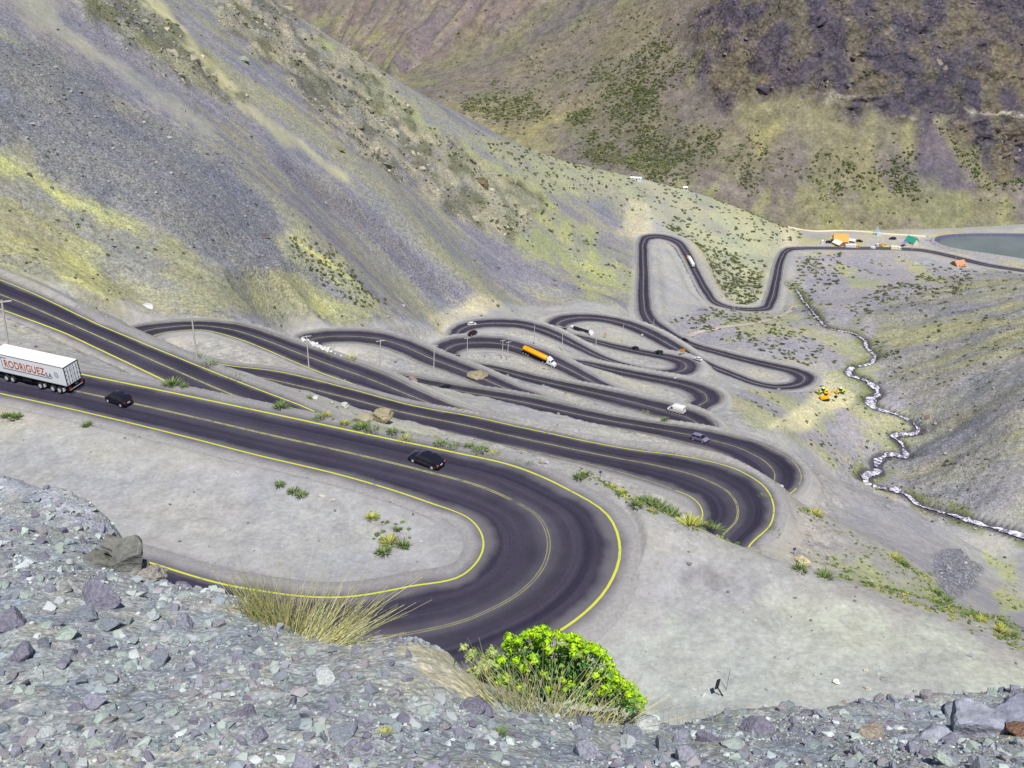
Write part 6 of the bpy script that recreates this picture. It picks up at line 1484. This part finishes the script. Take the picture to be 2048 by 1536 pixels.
# ------------------------------------------------------------------ buildings
m_orroof = plain("orange_roof", srgb(214, 160, 84), .7, 0, .14, .8); m_orwall = plain("orange_timber", srgb(182, 118, 76), .8, 0, .15, 1.5); m_grroof = plain("green_roof", srgb(40, 150, 130), .6, 0, .1, 1); m_wroof = plain("weathered_white_roof", srgb(214, 220, 206), .6, 0, .08, 1); m_rust = plain("rust_roof", srgb(196, 146, 112), .8, 0, .15, .8); m_pur = plain("violet_awning", srgb(126, 116, 196), .6)
def gable(root, L, Wd, hw, hr, wall, roof, over=.5, at_=(0, 0, 0), rz=0, win=True):
    M = Matrix.Translation(at_) @ Matrix.Rotation(rz, 4, 'Z')
    def T(q): return tuple(M @ Vector(q))
    x, y = L / 2, Wd / 2
    m = MB(); v = [(-x, -y, -1), (x, -y, -1), (x, y, -1), (-x, y, -1), (-x, -y, hw), (x, -y, hw), (x, y, hw), (-x, y, hw), (-x, 0, hr), (x, 0, hr)]
    m.add([T(q) for q in v], [(0, 1, 5, 4), (1, 2, 6, 9, 5), (2, 3, 7, 6), (3, 0, 4, 8, 7), (4, 5, 9, 8), (6, 7, 8, 9)]); w_ = m.build("wall", wall, root)
    k = (hr - hw) / y; X = x + over; r = MB()
    for s in (1, -1):
        ye = s * (y + over); ze = hw - k * over
        a = [(-X, 0, hr + .06), (X, 0, hr + .06), (X, ye, ze + .06), (-X, ye, ze + .06)]; b2 = [(q[0], q[1], q[2] + .18) for q in a]
        r.add([T(q) for q in a + b2], [(0, 1, 2, 3), (4, 5, 6, 7), (0, 1, 5, 4), (1, 2, 6, 5), (2, 3, 7, 6), (3, 0, 4, 7)])
    r.build("roof", roof, root)
    if win:
        for s in (1, -1):
            for q in (-.3, .3):
                MB().add([T(p_) for p_ in [(q * L - .5, s * (y + .03), 1.1), (q * L + .5, s * (y + .03), 1.1), (q * L + .5, s * (y + .03), 2.2), (q * L - .5, s * (y + .03), 2.2)]], [(0, 1, 2, 3)]).build("window", m_glass, root)
        MB().add([T(p_) for p_ in [(.0, -(y + .03), 0), (.9, -(y + .03), 0), (.9, -(y + .03), 2.1), (0, -(y + .03), 2.1)]], [(0, 1, 2, 3)]).build("door", m_under, root)
def bld(name, label, x, y, cat="house", rz=0): 
    p = ghit(x, y); return empty(name, label, cat, tuple(p + Vector((0, 0, .1))), math.radians(rz))
r = bld("house", "house with a steep orange yellow roof in the valley below the pipeline road", 1680, 484, rz=-8); gable(r, 11, 9, 2.2, 6.6, m_orwall, m_orroof)
r = bld("shed", "shed with a weathered white roof in front of the orange roofed house", 1677, 490, "shed", rz=-60); gable(r, 7, 6.5, 1.8, 3.6, m_orwall, m_wroof, win=False)
r = bld("lean_to", "small pale lean to at the right wall of the orange roofed house", 1703, 484, "shed", rz=-20); gable(r, 4.5, 3.5, 1.6, 2.6, m_under, m_wroof, win=False)
r = bld("hut", "hut with a bright green roof and a pale gable near the pond", 1823, 486, "hut", rz=-55); gable(r, 8, 6, 2.0, 5.2, m_cream, m_grroof)
r = bld("awning", "violet awning on posts at the left of the green roofed hut", 1808, 492, "awning", rz=40); MB().quad((-3, -1.2, 2.4), (3, -1.2, 2.4), (3, 1.2, 3.1), (-3, 1.2, 3.1)).build("canopy", m_pur, r); [MB().tube((a, b_, -.5), (a, b_, 2.4 if b_ < 0 else 3.0), .07).build("post", m_steel, r) for a in (-2.8, 2.8) for b_ in (-1.1, 1.1)]
r = bld("hut", "hut under a low rust orange roof beside the road near the pond", 1916, 531, "hut", rz=20); gable(r, 8, 8, 1.2, 4.2, m_orwall, m_rust)
r = bld("cabin", "long low white cabin on the crest of the shrubby spur", 1272, 360, "cabin", rz=-12); gable(r, 9, 3, 1.8, 2.5, m_white, m_white, .2)
r = bld("cabin", "small square white hut alone on the crest of the spur", 1370, 377, "cabin"); gable(r, 3.6, 3, 2.2, 2.9, m_white, m_white, .15)
r = bld("water_tank", "small white upright tank left of the orange roofed house", 1644, 488, "tank"); MB().lathe([(0, 1.0), (3.2, 1.0), (3.5, .5)], (0, 0, 0), (0, 0, 1), 14).build("tank", m_white, r, True)
def lattice(label, x, y, H, W0, name="lattice_tower"):
    r = bld(name, label, x, y, "tower"); m = MB(); n = 4
    for k in range(n):
        a, b_ = W0 * (1 - k / n * .8) / 2, W0 * (1 - (k + 1) / n * .8) / 2; z0, z1 = H * k / n, H * (k + 1) / n
        for sx, sy in ((1, 1), (1, -1), (-1, -1), (-1, 1)): m.tube((sx * a, sy * a, z0), (sx * b_, sy * b_, z1), .14, n=5)
        for (p0, p1) in (((a, a), (-b_, b_)), ((-a, a), (-b_, -b_)), ((-a, -a), (b_, -b_)), ((a, -a), (b_, b_))): m.tube((*p0, z0), (*p1, z1), .10, n=4)
    m.build("frame", plain("pale_steel", srgb(190, 210, 214), .5, .2), r); MB().box((1.5, -1, 1.2), (3.5, 3, 2.4), bev=.05).build("cabinet", m_cab, r)
lattice("pale blue lattice tower beside the pipeline road", 1752, 470, 7.5, 4.5)
def portal(label, x, y, w, h):
    r = bld("steel_frame", label, x, y, "steel frame"); m = MB()
    for sx in (-1, 1):
        for sy in (-1, 1): m.tube((sx * w / 2, sy, -.5), (sx * w / 2, sy, h), .16, n=5)
        m.tube((sx * w / 2, -1, h), (sx * w / 2, 1, h), .14, n=5)
    for sy in (-1, 1): m.tube((-w / 2, sy, h), (w / 2, sy, h), .16, n=5); m.tube((-w / 2, sy, h * .5), (w / 2, sy, h * .5), .1, n=5)
    m.build("frame", plain("pale_steel_frame", srgb(196, 214, 216), .5, .2), r)
portal("pale steel gantry at the left end of the settling pond", 1858, 482, 3.0, 4.0); portal("pale steel gantry on the stream bank left of the rust roofed hut", 1853, 532, 6.0, 3.5); portal("low steel gantry left of the other gantry on the stream bank", 1832, 531, 4.0, 2.0)
# pipeline channel: pale concrete ribbon across the valley floor
m_conc = plain("pale_concrete", srgb(214, 206, 176), .85, 0, .08, .4)
ch = [(1574, 452), (1592, 457.5), (1620, 460.5), (1680, 463), (1740, 466), (1765, 469), (1800, 471), (1850, 474.5)]
cp = []
for x, y in ch:
    p = ghit(x, y)
    if p is None: p = Vector(at(x, y, z=-319))
    cp.append(tuple(p + Vector((0, 0, .9))))
cc_ = catmull(np.array(cp), 4.0); tg = np.gradient(cc_[:, :2], axis=0); tg /= np.linalg.norm(tg, axis=1)[:, None]; nn2 = np.stack([-tg[:, 1], tg[:, 0], 0 * tg[:, 0]], 1)
sec = [(-1.3, -2.0), (-1.3, .0), (-.8, .3), (.8, .3), (1.3, .0), (1.3, -2.0)]
V = np.stack([cc_ + nn2 * a + np.array([0, 0, b_]) for a, b_ in sec], 1).reshape(-1, 3)
tag(link("channel", np_mesh("channel", V, grid_faces(len(cc_), 6), 4, m_conc, None, False)), "pale concrete water channel running across the valley floor to the pond", "channel")
m_track = plain("dirt_track", srgb(176, 168, 158), .95, 0, .12, .3)
def track(pxs, w, name="track"):
    c = catmull(np.array([tuple(ghit(x, y) + Vector((0, 0, .25))) for x, y in pxs]), 3.0)
    c[:, 2] = LAND.z(c[:, 0], c[:, 1]); tg = np.gradient(c[:, :2], axis=0); tg /= np.linalg.norm(tg, axis=1)[:, None]; n_ = np.stack([-tg[:, 1], tg[:, 0], 0 * tg[:, 0]], 1)
    rows = []
    for a in (-1, -.5, 0, .5, 1):
        q = c + n_ * a * w / 2; q[:, 2] = LAND.z(q[:, 0], q[:, 1]) + .18; rows.append(q)
    tag(link(name, np_mesh(name, np.stack(rows, 1).reshape(-1, 3), grid_faces(len(c), 5), 4, m_track, None, True)), kind="structure")
track([(1370, 672), (1395, 665), (1440, 655), (1500, 648), (1545, 638), (1580, 622), (1590, 612)], 4.0, "dirt_track")
# ------------------------------------------------------------------ camera, sun, sky
cd = bpy.data.cameras.new("camera"); cam = bpy.data.objects.new("camera", cd); COL.objects.link(cam)
cam.location = (0, 0, 0); cam.rotation_euler = (math.radians(90) - PITCH, 0, 0)
cd.sensor_width = 36; cd.lens = 36 * F / 2048; cd.clip_start = .05; cd.clip_end = 9000
scene.camera = cam
ld = bpy.data.lights.new("sun", 'SUN'); ld.energy = 5.0; ld.angle = math.radians(.5); ld.color = (1, .965, .91)
sun = bpy.data.objects.new("sun", ld); COL.objects.link(sun)
to_sun = Vector((.11, -.41, .906)).normalized()
sun.rotation_euler = to_sun.to_track_quat('Z', 'Y').to_euler()
w = bpy.data.worlds.new("World"); scene.world = w; w.use_nodes = True
nt = w.node_tree; bg = nt.nodes["Background"]
sky = nt.nodes.new("ShaderNodeTexSky"); sky.sky_type = 'NISHITA'; sky.sun_disc = False
sky.sun_elevation = math.asin(to_sun.z); sky.sun_rotation = math.atan2(to_sun.x, to_sun.y)
sky.altitude = 2500
nt.links.new(sky.outputs[0], bg.inputs[0]); bg.inputs[1].default_value = .07
scene.view_settings.view_transform = 'Standard'; scene.view_settings.look = 'None'; scene.view_settings.exposure = 0
scene.cycles.max_bounces = 5
